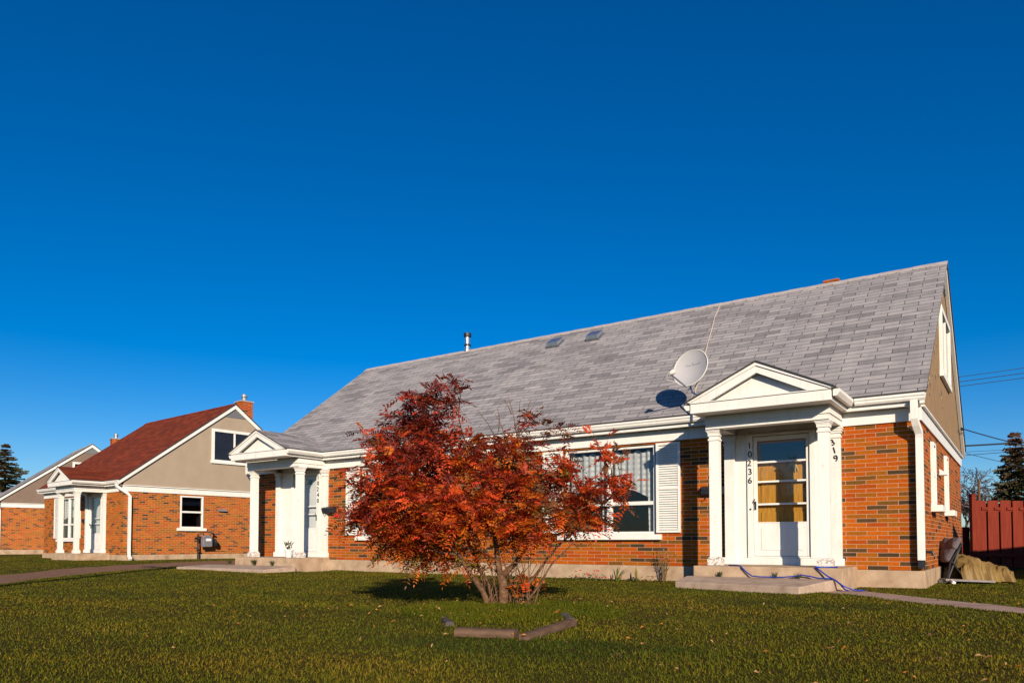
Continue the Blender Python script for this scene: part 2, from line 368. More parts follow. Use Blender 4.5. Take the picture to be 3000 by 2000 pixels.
def set_rnd(o, vals):
    """one random number per face, spread to points, read by leaf materials"""
    a = o.data.attributes.new('rnd', 'FLOAT', 'FACE'); a.data.foreach_set('value', np.asarray(vals, dtype=np.float32))
def copy_tree(o, parent=None):
    c = o.copy(); col.objects.link(c)
    if parent is not None: c.parent = parent
    for ch in list(o.children): copy_tree(ch, c)
    return c
def text(name, body, size, parent, loc, rot=(R(90), 0, 0), m='black', ext=.004, off=.0):
    cu = bpy.data.curves.new(name, 'FONT'); cu.body = body; cu.size = size; cu.extrude = ext; cu.offset = off; cu.align_x = 'CENTER'; cu.align_y = 'CENTER'
    t = bpy.data.objects.new(name, cu); col.objects.link(t); bpy.context.view_layer.update()
    me = bpy.data.meshes.new_from_object(t.evaluated_get(bpy.context.evaluated_depsgraph_get())); bpy.data.objects.remove(t)
    me.materials.clear(); me.materials.append(M[m])
    o = bpy.data.objects.new(name, me); col.objects.link(o); o.parent = parent; o.location = loc; o.rotation_euler = rot; return o
GZ = -.29
FW = Vector((-math.sin(YAW) * math.cos(PITCH), math.cos(YAW) * math.cos(PITCH), math.sin(PITCH)))
RT = Vector((math.cos(YAW), math.sin(YAW), 0)); UP = RT.cross(FW)

# ------------------------------------------------------------------ ground
def ground_z(x, y):
    z = GZ + .018 * noise.noise(Vector((x * .35, y * .35, 3.1))) + .008 * noise.noise(Vector((x * 1.3, y * 1.3, 8)))
    t = min(1, max(0, (-17.5 - x) / 6)); z += .07 * t * t * (3 - 2 * t)
    d = math.hypot(x + 3.1, y + 6.5)
    z += .05 * max(0, 1 - d / 1.6) ** 1.5                         # the slight mound of the tree ring
    return z
xs = sorted(set(list(np.linspace(-34, 12, 116)) + list(-34 - np.geomspace(1, 700, 18)) + list(12 + np.geomspace(1, 700, 18))))
ys = sorted(set(list(np.linspace(-16, 14, 76)) + list(-16 - np.geomspace(1, 300, 14)) + list(14 + np.geomspace(1, 900, 20))))
b = MB()
b.v = [(x, y, ground_z(x, y) if (-36 < x < 14 and -18 < y < 16) else GZ + .07 * (x < -20)) for y in ys for x in xs]
nx = len(xs)
for j in range(len(ys) - 1):
    for i in range(nx - 1):
        b.f.append((j * nx + i, j * nx + i + 1, (j + 1) * nx + i + 1, (j + 1) * nx + i)); b.m.append(0)
lawn = b.build('lawn', 'lawn', recalc=False, smooth=True); lawn['kind'] = 'structure'

def strip(name, m, left, right, th=.03, top=.02):
    """a paved strip following two edge lines (lists of xy), laid on the lawn"""
    b = MB(); n = len(left)
    def dens(L):
        out = []
        for k in range(len(L) - 1):
            for t in range(8): out.append(tuple(L[k][i] + (L[k + 1][i] - L[k][i]) * t / 8 for i in (0, 1)))
        return out + [L[-1]]
    A, B_ = dens(left), dens(right); N = 5
    rows = []
    for a, c in zip(A, B_):
        row = []
        for t in range(N + 1):
            x = a[0] + (c[0] - a[0]) * t / N; y = a[1] + (c[1] - a[1]) * t / N
            e = 0 if t in (0, N) else 1
            row.append((x, y, ground_z(x, y) + top * (e if e else .2)))
        rows.append(b.pts(row))
    for k in range(len(rows) - 1):
        for t in range(N):
            b.f.append((rows[k] + t, rows[k] + t + 1, rows[k + 1] + t + 1, rows[k + 1] + t)); b.m.append(0)
    o = b.build(name, m, recalc=False, smooth=True); o['kind'] = 'structure'; return o
PATH_L = [(-1.15, -.95), (-.88, -.6), (.12, -1.69), (.89, -2.67), (1.27, -3.24), (2.6, -5.0), (5.5, -9)]
PATH_R = [(-1.25, -1.55), (-.63, -1.94), (.27, -3.0), (.93, -3.73), (1.3, -4.05), (2.0, -5.45), (4.9, -9.4)]
strip('path', 'path', PATH_L, PATH_R)
DRV_L = [(-15.5, -8.6), (-17.25, -5.83), (-19.5, -3.6), (-20.9, -1.4), (-21.9, 1.2), (-22.2, 4), (-22.3, 14)]
DRV_R = [(-10.5, -9.6), (-12.84, -7.51), (-14.8, -5.9), (-16.7, -3.9), (-18.6, -1.4), (-19.2, .9), (-19.4, 14)]
strip('driveway', 'gravel', DRV_L, DRV_R)

# ------------------------------------------------------------------ houses
SLOPE = .747; D = 8.55; ZR = 2.68 + SLOPE * (D / 2 + .28)
def roof_z(y): return 2.68 + SLOPE * (min(y, D - y) + .28)
FRONT = lambda u, w_, z: (u, -w_, z)
RIGHT = lambda u, w_, z: (w_, u, z)
def wall_grid(b, T, u0, u1, z0, z1, holes, depth=.11, m=0):
    """wall sheet with real openings and their reveals"""
    b.T = T
    us = sorted({u0, u1} | {h[k] for h in holes for k in (0, 1)}); zs = sorted({z0, z1} | {h[k] for h in holes for k in (2, 3)})
    for i in range(len(us) - 1):
        for j in range(len(zs) - 1):
            cu, cz = (us[i] + us[i + 1]) / 2, (zs[j] + zs[j + 1]) / 2
            if any(h[0] < cu < h[1] and h[2] < cz < h[3] for h in holes): continue
            b.poly([(us[i], 0, zs[j]), (us[i + 1], 0, zs[j]), (us[i + 1], 0, zs[j + 1]), (us[i], 0, zs[j + 1])], m)
    for (a, c, d, e) in holes:
        for P in (((a, 0, d), (a, -depth, d), (a, -depth, e), (a, 0, e)), ((c, 0, d), (c, 0, e), (c, -depth, e), (c, -depth, d)),
                  ((a, 0, d), (c, 0, d), (c, -depth, d), (a, -depth, d)), ((a, 0, e), (a, -depth, e), (c, -depth, e), (c, 0, e))): b.poly(P, m)
    b.T = None
def window(root, T, u0, u1, z0, z1, lights=2, kind='front', glass='glass', curtain=False, rec=.07, proud=.0):
    """frame > pane (one per light), sill, curtain; lights side by side, or one over another"""
    b = MB(T); f = .055
    w1 = -rec + .045 + proud; w0 = -rec - .03
    b.box(u0, u1, w0, w1, z0, z0 + f); b.box(u0, u1, w0, w1, z1 - f, z1); b.box(u0, u0 + f, w0, w1, z0 + f, z1 - f); b.box(u1 - f, u1, w0, w1, z0 + f, z1 - f)
    panes = []
    if kind == 'front':          # two casements, each with a meeting rail low down
        um = (u0 + u1) / 2; b.box(um - .05, um + .05, w0, w1 + .005, z0 + f, z1 - f)
        zr = z0 + (z1 - z0) * .35
        for a, c in ((u0 + f, um - .05), (um + .05, u1 - f)):
            b.box(a, c, w0, w1 - .012, zr - .035, zr + .035); panes += [(a, c, z0 + f, zr - .035), (a, c, zr + .035, z1 - f)]
    elif kind == 'slider':
        um = (u0 + u1) / 2; b.box(um - .04, um + .04, w0, w1 - .01, z0 + f, z1 - f)
        panes = [(u0 + f, um - .04, z0 + f, z1 - f), (um + .04, u1 - f, z0 + f, z1 - f)]
    else:                         # hung sash
        zm = (z0 + z1) / 2; b.box(u0 + f, u1 - f, w0, w1 - .01, zm - .035, zm + .035)
        panes = [(u0 + f, u1 - f, z0 + f, zm - .035), (u0 + f, u1 - f, zm + .035, z1 - f)]
    o = b.build('window', 'white', root, bevel=.004)
    for a, c, d, e in panes:
        p = MB(T); p.poly([(a, -rec - .01, d), (c, -rec - .01, d), (c, -rec - .01, e), (a, -rec - .01, e)]); p.build('pane', glass, o, recalc=False)
    if curtain:
        c = MB(T); n = 60
        for (a, e, top) in ((u0 + f, (u0 + u1) / 2 - .06, 0), ((u0 + u1) / 2 + .05, u1 - f, 0)):
            prev = None
            for k in range(n + 1):
                t = k / n; u = a + (e - a) * t; wv = -rec - .10 + .018 * math.sin(t * 40) + .012 * math.sin(t * 17 + 1)
                zl = z0 + .75 + .14 * math.sin(t * 3.0 + a) if (t < .82) else z0 + .06
                i = c.pts([(u, wv, zl), (u, wv, z1 - .1 + .03 * math.sin(t * 25))])
                if prev is not None: c.f.append((prev, i, i + 1, prev + 1)); c.m.append(0)
                prev = i
        c.build('curtain', 'lace', o, smooth=True, recalc=False)
    return o
def sill(o, T, u0, u1, z0, z1, w1=.07):
    b = MB(T); b.box(u0, u1, -.05, w1, z0, z1); b.build('sill', 'white', o, bevel=.006)
def shutter(root, u0, u1, z0, z1):
    b = MB(FRONT); f = .045
    b.box(u0, u0 + f, .004, .04, z0, z1); b.box(u1 - f, u1, .004, .04, z0, z1)
    for z in (z0, (z0 + z1) / 2 - .03, z1 - f): b.box(u0 + f, u1 - f, .004, .038, z, z + f)
    o = b.build('shutter', 'white', root, bevel=.003)
    s = MB(FRONT); z = z0 + f + .01; s.box(u0 + f, u1 - f, .003, .008, z0 + f, z1 - f)
    while z < z1 - f - .03:
        s.prism([(.010, z + .030), (.033, z), (.036, z + .006), (.013, z + .036)], 'x', u0 + f, u1 - f); z += .043
    s.build('louvre', 'white', o); return o

def porch(root, cx, roofmat, mats_worn=('peel', 'worn'), number=None, number_side=-1, pilaster_number=None, style=0, bottom=GZ, yc=.82, half=.857, pil=0., door=0.):
    """cx: middle of the two columns; yc: how far they stand from the wall; pil, door: sideways offsets of pilasters and door"""
    c = cx; hw = .0775; pc = (c - half + pil, c + half + pil); dc = c + door
    # columns
    for xm in (c - half, c + half):
        ym = yc
        def sq(b, h, z0, z1): b.box(xm - h, xm + h, -ym - h, -ym + h, z0, z1)
        b = MB(); sq(b, hw, .19, 2.19); col_ = b.build('column', mats_worn[0], root, bevel=.006)
        b = MB(); sq(b, hw + .012, 2.115, 2.145); sq(b, hw + .014, 2.19, 2.235)
        for k, h in enumerate((.02, .032, .043)): sq(b, hw + h, 2.235 + k * .0217, 2.2565 + k * .0217)
        b.build('capital', 'white', col_, bevel=.004)
        b = MB(); sq(b, hw + .034, .052, .16); sq(b, hw + .018, .16, .19); b.build('column_base', mats_worn[1], col_, bevel=.008)
    # pilasters against the wall
    for xm in pc:
        b = MB(FRONT); x0, x1 = xm - hw - .012, xm + hw + .012
        b.box(x0, x1, .002, .10, .17, 2.19); pl = b.build('pilaster', 'white', root, bevel=.005)
        b = MB(FRONT); b.box(x0 - .015, x1 + .015, .002, .115, 2.115, 2.145)
        for k, h in enumerate((.015, .027, .038)): b.box(x0 - h, x1 + h, .002, .10 + h, 2.19 + k * .034, 2.224 + k * .034)
        b.build('capital', 'white', pl, bevel=.004)
        b = MB(FRONT); b.box(x0 - .03, x1 + .03, .002, .13, .052, .17); b.build('pilaster_base', 'peel', pl, bevel=.006)
    # blank panels, casing, head board, kick board round the door
    b = MB(FRONT); pi0, pi1 = pc[0] + hw + .012, pc[1] - hw - .012
    b.box(pi0, dc - .56, .002, .028, .17, 2.297)
    if pi1 - (dc + .56) > .02: b.box(dc + .56, pi1, .002, .028, .17, 2.297)
    b.box(pi0, pi1, .002, .075, .052, .168)
    b.box(dc - .58, min(dc + .58, pi1 + .05), .002, .036, 2.292, 2.41)
    b.build('door_surround', 'white', root, bevel=.004)
    ent_y = -(yc + .145); cc = c; c = dc
    b = MB(FRONT)
    for s_ in (-1, 1):
        a, d = sorted((c + s_ * .56, c + s_ * .468)); b.box(a, d, -.06, .062, .17, 2.25)
    b.box(c - .56, c + .56, -.06, .062, 2.25, 2.29); b.box(c - .468, c + .468, -.06, .05, .17, .195)
    b.build('door_frame', 'white', root, bevel=.004)
    # storm door
    g0, g1 = c - .40, c + .405
    zb, zt = (.775, 2.165) if style == 0 else (.80, 2.165)
    b = MB(FRONT)
    b.box(c - .462, g0, -.012, .026, .20, 2.24); b.box(g1, c + .462, -.012, .026, .20, 2.24)
    b.box(g0, g1, -.012, .026, zt, 2.24); b.box(g0, g1, -.012, .022, .20, zb - .02); b.box(g0, g1, -.012, .028, zb - .02, zb)
    b.box(g0 + .06, g1 - .06, .022, .030, .30, zb - .10)
    dr = b.build('door', 'white', root, bevel=.004)
    bars = (1.08, 1.465, 1.80) if style == 0 else (1.16, 1.36)
    b = MB(FRONT)
    for z in bars: b.box(g0, g1, -.008, .02, z - .016, z + .016)
    b.build('glazing_bar', 'white', dr, bevel=.002)
    zz = [zb, *bars, zt]
    for a, e in zip(zz[:-1], zz[1:]):
        p = MB(FRONT); p.poly([(g0, .004, a + .016), (g1, .004, a + .016), (g1, .004, e - .016), (g0, .004, e - .016)]); p.build('pane', 'glass', dr, recalc=False)
    hx = c + number_side * .43
    b = MB(FRONT); b.box(hx - .012, hx + .012, .026, .05, .99, 1.13); b.tube([(hx, .05, 1.1), (hx + .02 * number_side, .085, 1.12), (hx, .075, 1.17)], .011, 6)
    b.build('handle', 'black', dr)
    # inner door in its rebate
    b = MB(FRONT); b.box(c - .468, c + .468, -.11, -.075, .17, 2.25)
    if style == 0:
        for (a, d, e, f_) in ((-.36, -.05, .35, .95), (.05, .36, .35, .95), (-.36, -.05, 1.05, 1.72), (.05, .36, 1.05, 1.72)):
            b.box(c + a, c + d, -.075, -.062, e, f_)
        o = b.build('inner_door', 'wood', root, bevel=.006)
        b = MB(FRONT); b.box(c - .36, c + .36, -.075, -.06, 1.82, 2.12); b.build('door_light', 'glass_dark', o)
        o['label'] = 'golden wooden inner door behind the storm door'
    else:
        for (a, d, e, f_) in ((-.36, -.05, .35, 1.1), (.05, .36, .35, 1.1), (-.36, -.05, 1.2, 1.85), (.05, .36, 1.2, 1.85)):
            b.box(c + a, c + d, -.075, -.065, e, f_)
        o = b.build('inner_door', 'white', root, bevel=.006)
        b = MB(FRONT); b.box(c - .14, c + .14, -.075, -.06, 1.94, 2.06); b.build('door_light', 'glass_dark', o)
    # entablature on the columns, soffit and ceiling
    c = cc; b = MB(); x0, x1, y0 = c - half - .108, c + half + .108, ent_y
    for z0, z1, p in ((2.30, 2.385, 0), (2.385, 2.40, .018), (2.40, 2.515, .008)):
        b.box(x0 - p, x1 + p, y0 - p, y0 + .21, z0, z1); b.box(x0 - p, x0 + .22, y0 + .21, -.032, z0, z1); b.box(x1 - .22, x1 + p, y0 + .21, -.032, z0, z1)
    b.build('entablature', 'white', root, bevel=.003)
    b = MB(); b.box(x0 + .22, x1 - .22, y0 + .21, -.005, 2.43, 2.45); b.build('porch_ceiling', 'white', root)
    # pediment
    xl, xr, yf = c - 1.075, c + 1.075, -1.35
    ez, az = 2.70, 3.215; s_ = (az - ez) / 1.115
    b = MB(); b.box(xl, xr, yf, yf + .05, 2.518, 2.675); b.box(xl - .012, xr + .012, yf - .02, yf + .05, 2.675, 2.69)
    b.box(xl, xr, yf + .05, yf + .39, 2.518, 2.53); b.box(xl, xl + .10, yf + .39, -.19, 2.518, 2.53); b.box(xr - .10, xr, yf + .39, -.19, 2.518, 2.53)
    b.box(xl, xl + .02, yf + .05, -.19, 2.53, 2.69); b.box(xr - .02, xr, yf + .05, -.19, 2.53, 2.69)
    b.prism([(xl + .02, 2.69), (xr - .02, 2.69), (c, 2.69 + s_ * 1.055)], 'y', yf + .095, yf + .115)
    pd = b.build('pediment', 'white', root, bevel=.003)
    b = MB()
    for sg in (-1, 1):
        e = sg * 1.115
        b.prism([(c + e, ez - .005), (c, az - .005), (c, az - .165), (c + sg * .75, ez - .012), (c + sg * 1.10, ez - .012)], 'y', yf - .02, yf + .03)
        b.prism([(c + e, ez - .004), (c, az - .004), (c, az - .055), (c + sg * 1.07, ez - .012)], 'y', yf - .04, yf - .02)
    b.build('rake_moulding', 'white', pd)
    # porch roof: two slopes meeting the main roof in valleys
    b = MB()
    for sg in (-1, 1):
        e = c + sg * 1.14; yb_e = (ez - 2.68) / SLOPE - .28 + .06; yb_r = (az - 2.68) / SLOPE - .28 + .06
        zt_e = ez - .012
        b.pts([]); P = [(e, yf - .06, zt_e), (c, yf - .06, az), (c, yb_r, az), (e, yb_e, zt_e)]
        Q = [(x, y, z + .022) for x, y, z in P]
        i = b.pts(P + Q)
        for q in ((0, 1, 2, 3), (4, 7, 6, 5)): b.f.append(tuple(i + k for k in q)); b.m.append(0)
        for q in ((0, 4, 5, 1), (3, 2, 6, 7), (0, 3, 7, 4), (1, 5, 6, 2)): b.f.append(tuple(i + k for k in q)); b.m.append(1)
    b.build('porch_roof', [roofmat, 'edge'], root, uvfn=lambda co, n: (co.y, co.z / .42))
    b = MB()
    for sg in (-1, 1):
        e = sg * 1.095
        pr = [(c + e, 2.575), (c + e + sg * .055, 2.575), (c + e + sg * .095, 2.63), (c + e + sg * .095, 2.675), (c + e, 2.675)]
        b = MB(); b.prism(pr, 'y', yf + .02, -.20); b.build('gutter', 'white', root)
    # platform and step
    b = MB(); b.box(c - 1.12, c + 1.16, -1.16, -.004, bottom - .1, .05)
    b.build('porch_platform', 'foundation', root, bevel=.015)
    # door number
    if number:
        for k, ch in enumerate(number):
            text('house_number', ch, .15, root, (dc + number_side * .512 + .008 * math.sin(k * 2.3), -.066, 2.09 - k * .15), (R(90), R(random.uniform(-6, 6)), 0), off=.0015)
    if pilaster_number:
        for k, ch in enumerate(pilaster_number):
            text('house_number', ch, .14, root, (pc[1] - .018 + .024 * k, -.106, 2.04 - k * .13), (R(90), R([-28, -14, -18][k]), 0), off=.002)
    return dr

def house(name, label, loc, rotz, L, roofmat, stucco, brick, porches, fwins, swins, found_bottom=GZ, chimney=None, gutter_gaps=(), shut=True, flue=True, deep=False):
    root = thing(name, label, 'house', loc, rotz)
    holes_f = [(a, c, d, e) for (a, c, d, e) in fwins] + [(p['cx'] + p.get('door', 0) - .468, p['cx'] + p.get('door', 0) + .468, .17, 2.25) for p in porches]
    holes_s = [(a, c, d, e) for (a, c, d, e) in swins]
    b = MB()
    wall_grid(b, FRONT, -L, 0, 0, 2.86, holes_f, .12); wall_grid(b, RIGHT, 0, D, 0, 2.5, holes_s, .12)
    b.poly([(-L, 0, 0), (-L, D, 0), (-L, D, 2.86), (-L, 0, 2.86)]); b.poly([(-L, D, 0), (0, D, 0), (0, D, 2.86), (-L, D, 2.86)])
    b.build('wall', brick, root, recalc=False)
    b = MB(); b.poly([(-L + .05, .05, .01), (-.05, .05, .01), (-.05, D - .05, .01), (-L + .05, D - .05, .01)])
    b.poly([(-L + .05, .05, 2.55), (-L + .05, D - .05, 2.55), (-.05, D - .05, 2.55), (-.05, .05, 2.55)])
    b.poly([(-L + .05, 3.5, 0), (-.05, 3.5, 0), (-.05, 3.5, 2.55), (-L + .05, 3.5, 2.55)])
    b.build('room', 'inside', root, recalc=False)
    b = MB(); e = .035
    b.box(-L - e, e, -e, D + e, found_bottom - .15, -.003); b.build('foundation', 'foundation', root, bevel=.012)
    # friezes
    b = MB(FRONT); b.box(-L, .03, .002, .03, 2.30, 2.505); b.T = RIGHT; b.box(.0, D, .002, .03, 2.30, 2.505); b.T = None
    b.box(-L - .03, -L - .002, 0, D, 2.30, 2.505)
    fr = b.build('frieze_board', 'white', root, bevel=.003)
    b = MB(RIGHT); b.box(-.03, D + .03, .002, .075, 2.507, 2.535); b.build('drip_cap', 'white', fr, bevel=.003)
    # gable
    def gable(x0, x1, nm):
        b = MB(); holes = []
        P = [(-.02, 2.535), (D + .02, 2.535), (D + .02, roof_z(0) - .05), (D / 2, ZR - .045), (-.02, roof_z(0) - .05)]
        b.prism(P, 'x', x0, x1); return b.build(nm, stucco, root)
    gable(-.02, .018, 'gable_wall'); gable(-L - .018, -L + .02, 'gable_wall')
    b = MB(RIGHT); zt = ZR - .20
    b.prism([(D / 2 - .42, zt - .30), (D / 2 + .42, zt - .30), (D / 2, zt + .01)], 'y', .018, .03) if False else None
    b.T = None; b.prism([(D / 2 - .52, ZR - .58), (D / 2 + .52, ZR - .58), (D / 2, ZR - .58 + .52 * SLOPE)], 'x', .018, .032)
    for k in range(5):
        z = ZR - .56 + k * .07; h = .5 - (k * .07 + .03) / SLOPE
        if h > .05: b.box(.032, .045, D / 2 - h, D / 2 + h, z, z + .012)
    b.build('gable_vent', 'grey_paint', root)
    # roof
    b = MB(); x0, x1 = -L - .12, .12; t = .04
    for sg in (0, 1):
        Y = (lambda y: y) if sg == 0 else (lambda y: D - y)
        P = [(x0, Y(-.22), roof_z(-.22)), (x1, Y(-.22), roof_z(-.22)), (x1, D / 2, ZR), (x0, D / 2, ZR)]
        Q = [(x, y, z - t) for x, y, z in P]
        i = b.pts(P + Q); b.f.append((i, i + 1, i + 2, i + 3)); b.m.append(0); b.f.append((i + 7, i + 6, i + 5, i + 4)); b.m.append(1)
        for q in ((0, 4, 5, 1), (1, 5, 6, 2), (3, 7, 4, 0)): b.f.append(tuple(i + k for k in q)); b.m.append(1)
    rf = b.build('roof', [roofmat, 'edge'], root, recalc=False, uvfn=lambda co, n: (co.x, co.z / .5985 + .01))
    b = MB(); n = int((x1 - x0) / .31)
    for k in range(n):
        a = x0 + k * (x1 - x0) / n; c = x0 + (k + 1.12) * (x1 - x0) / n; c = min(c, x1)
        l = .006 + .004 * (k % 2)
        b.prism([(D / 2 - .13, ZR - .097 + l), (D / 2, ZR + l), (D / 2 + .13, ZR - .097 + l), (D / 2 + .13, ZR - .085 + l), (D / 2, ZR + .013 + l), (D / 2 - .13, ZR - .085 + l)], 'x', a, c)
    b.build('ridge_cap', 'ridge' if roofmat == 'shingle' else roofmat, rf)
    # rake boards
    b = MB()
    for (a, c) in ((.03, .095), (-L - .095, -L - .03)):
        for Y in ((lambda y: y), (lambda y: D - y)):
            b = MB(); b.prism([(Y(-.24), roof_z(-.24) - .045), (D / 2, ZR - .045), (D / 2, ZR - .21), (Y(-.24), roof_z(-.24) - .185)], 'x', a, c)
            b.build('rake_board', 'white', root)
    # eaves
    segs = []; cur = -L - .10
    for g0, g1 in sorted(gutter_gaps): segs.append((cur, g0)); cur = g1
    segs.append((cur, .10))
    for k, (a, c) in enumerate(segs):
        b = MB(); b.prism([(-.195, 2.575), (-.25, 2.575), (-.272, 2.605), (-.272, 2.63), (-.288, 2.65), (-.288, 2.682), (-.195, 2.682)], 'x', a, c)
        b.build('gutter', 'white', root)
    b = MB(); b.box(-L - .03, .03, -.193, -.172, 2.507, 2.70); b.build('fascia', 'white', root)
    b = MB(); b.box(-L - .03, .03, D + .172, D + .193, 2.507, 2.70); b.build('fascia', 'white', root)
    b = MB(); b.box(-L - .03, .03, -.172, -.002, 2.513, 2.525); b.build('soffit', 'white', root)
    b = MB(); b.box(-L - .03, .03, D + .002, D + .172, 2.513, 2.525); b.build('soffit', 'white', root)
    b = MB(); b.box(-L, .08, D + .195, D + .29, 2.575, 2.68); b.build('gutter', 'white', root)
    # front windows
    for (a, c, d, e) in fwins:
        o = window(root, FRONT, a, c, d, e, kind='front', curtain=True, rec=.085); sill(o, FRONT, a - .13, c + .13, d - .10, d, .085)
        if shut: shutter(root, a - .50, a - .03, d + .03, e - .0); shutter(root, c + .03, c + .50, d + .03, e - .0)
    for (a, c, d, e) in swins:
        o = window(root, RIGHT, a, c, d, e, kind='hung', glass='glass_dark', rec=.03, proud=.035 if deep else .02); sill(o, RIGHT, a - .06 if deep else a - .12, c + .12, d - .11, d, .17 if deep else .09)
    # gable window, set proud on the stucco
    b = MB(RIGHT); a, c, d, e = 3.30, 5.25, 3.62, 4.97
    b.box(a - .0, a + .11, .018, .075, d, e); b.box(c - .11, c, .018, .075, d, e); b.box(a + .11, c - .11, .018, .075, e - .11, e); b.box(a - .03, c + .03, .018, .085, d - .03, d + .08)
    wn = b.build('window', 'white', root, bevel=.005)
    b = MB(RIGHT); um = (a + c) / 2; b.box(um - .035, um + .035, .02, .06, d + .08, e - .11); b.box(a + .11, um - .035, .02, .05, d + .08, d + .12); b.build('sash', 'white', wn, bevel=.003)
    for (p, q) in ((a + .11, um - .035), (um + .035, c - .11)):
        b = MB(RIGHT); b.box(p, q, .019, .026, d + .08, e - .11); b.build('pane', mat_dark_pane(), wn)
    for p in porches: porch(root, roofmat=roofmat, bottom=found_bottom, **p)
    if chimney:
        x, y, zt = chimney; b = MB(); q = .26 if flue else .16; b.box(x - q, x + q, y - q, y + q, 4.5, zt - .06); ch = b.build('chimney', 'brick_chimney', root)
        b = MB(); q += .035 if flue else .012; b.box(x - q, x + q, y - q, y + q, zt - .058, zt); b.build('chimney_cap', 'concrete' if flue else 'brick_chimney', ch, bevel=.01)
        if flue:
         b = MB(); b.lathe([(.09, 0), (.09, .18), (.14, .19), (.14, .23), (.10, .24), (.10, .30), (.05, .33)], (x, y, zt), n=14); b.build('flue', 'steel', ch, smooth=False)
    return root
_dp = []
def mat_dark_pane():
    if not _dp:
        m = noisy('dark_pane', [(.3, (.012, .011, .016)), (.7, (.02, .018, .026))], 2, .06, 0); _dp.append(m)
    return _dp[0]
M['brick_chimney'] = brick_mat('brick_chimney', .05)

WL, WR = (-12.12, -10.15, .58, 2.27), (-6.32, -4.36, .58, 2.27)
main = house('brick_house', 'long orange brick house with grey shingle roof and two white porches', (0, 0, 0), 0, 16.22, 'shingle', 'stucco', 'brick',
             [dict(cx=-2.07, number='10236', number_side=-1, pilaster_number='319', style=0), dict(cx=-14.376, number='10240', number_side=1, style=1, yc=.755, half=.90, pil=.10, door=.25)],
             [WL, WR], [(1.50, 1.95, 1.06, 2.14), (4.02, 4.47, 1.06, 2.14)], chimney=(-2.25, 5.25, 6.44), flue=False, deep=True, gutter_gaps=((-3.25, -.87), (-15.57, -13.19)))
red = house('brick_house', 'orange brick house with dark red shingle roof and pale tan gable', (-25.5, 1.2, -.02), -.084, 7.7, 'shingle_red', 'stucco_pale', 'brick_far',
            [dict(cx=-2.26, style=1, mats_worn=('white', 'white'), yc=1.0, half=.76, pil=-.06, door=-.06)], [(-6.0, -4.3, .58, 2.27)], [(2.08, 3.0, 1.0, 2.24), (5.2, 6.6, 1.0, 2.24)], chimney=(-1.25, 5.45, 6.5), gutter_gaps=((-3.55, -1.15),))
far = house('brick_house', 'orange brick house with grey roof and brown gable, beyond the red roofed house', (-44.12, 4.40, .033), -.25, 5.2, 'shingle', 'stucco_brown', 'brick_far',
            [dict(cx=-2.6, style=1, mats_worn=('white', 'white'))], [], [], chimney=(-1.0, 5.75, 6.62), gutter_gaps=((-3.8, -1.4),))

# downspouts (square pipe): from the gutter back to the wall corner, then down
b = MB(); b.sq([(-.045, -.235, 2.58), (-.045, -.235, 2.30), (-.03, -.19, 2.22), (.0, -.10, 2.10), (.0, -.078, 2.02), (.0, -.078, .16)], .05); b.build('downspout', 'white', main, bevel=.004)
b = MB(); b.sq([(.0, -.078, .165), (.0, -.078, .04)], .044); b.build('downspout_end', 'black', main)
b = MB(); b.sq([(-.05, -.25, 2.58), (-.05, -.23, 2.46), (.06, .10, 2.22), (.075, .18, 2.12), (.075, .18, .1), (.10, .18, -.05), (.24, .18, -.17)], .045); b.build('downspout', 'white', red)
b = MB(); b.sq([(-.05, -.25, 2.58), (-.05, -.23, 2.46), (-.02, -.1, 2.2), (-.02, -.08, 2.1), (-.02, -.08, -.1)], .045); b.build('downspout', 'white', far)
b = MB(); b.sq([(-16.30, -.24, 2.58), (-16.30, -.24, 2.32), (-16.28, -.10, 2.14), (-16.28, -.05, 2.04), (-16.28, -.05, 0)], .04); b.build('downspout', 'white', main)
# roof fittings of the long house
def on_roof(x, y): return Vector((x, y, roof_z(y)))
ang = math.atan(SLOPE)
for x in (-8.72, -7.55):
    b = MB(); b.box(-.20, .20, -.20, .20, -.01, .03); b.prism([(-.20, .04), (.20, .04), (.17, .12), (-.15, .14)], 'x', -.17, .17)
    o = b.build('roof_vent', 'galv', main, bevel=.012); o.location = on_roof(x, 3.62) + Vector((0, 0, .0)); o.rotation_euler = (ang, 0, 0)
b = MB(); b.lathe([(.13, -.15), (.11, .05), (.078, .07), (.078, .43)], (-12.2, D / 2 + .05, ZR), n=16); sp_ = b.build('stove_pipe', 'galv', main)
b = MB(); b.lathe([(.085, .41), (.115, .43), (.115, .53), (.03, .56)], (-12.2, D / 2 + .05, ZR), n=16); b.build('pipe_cap', 'black', sp_)
b = MB(); b.lathe([(.08, .15), (.105, .16), (.105, .20), (.08, .21)], (-12.2, D / 2 + .05, ZR), n=16); b.build('pipe_collar', 'black', sp_)
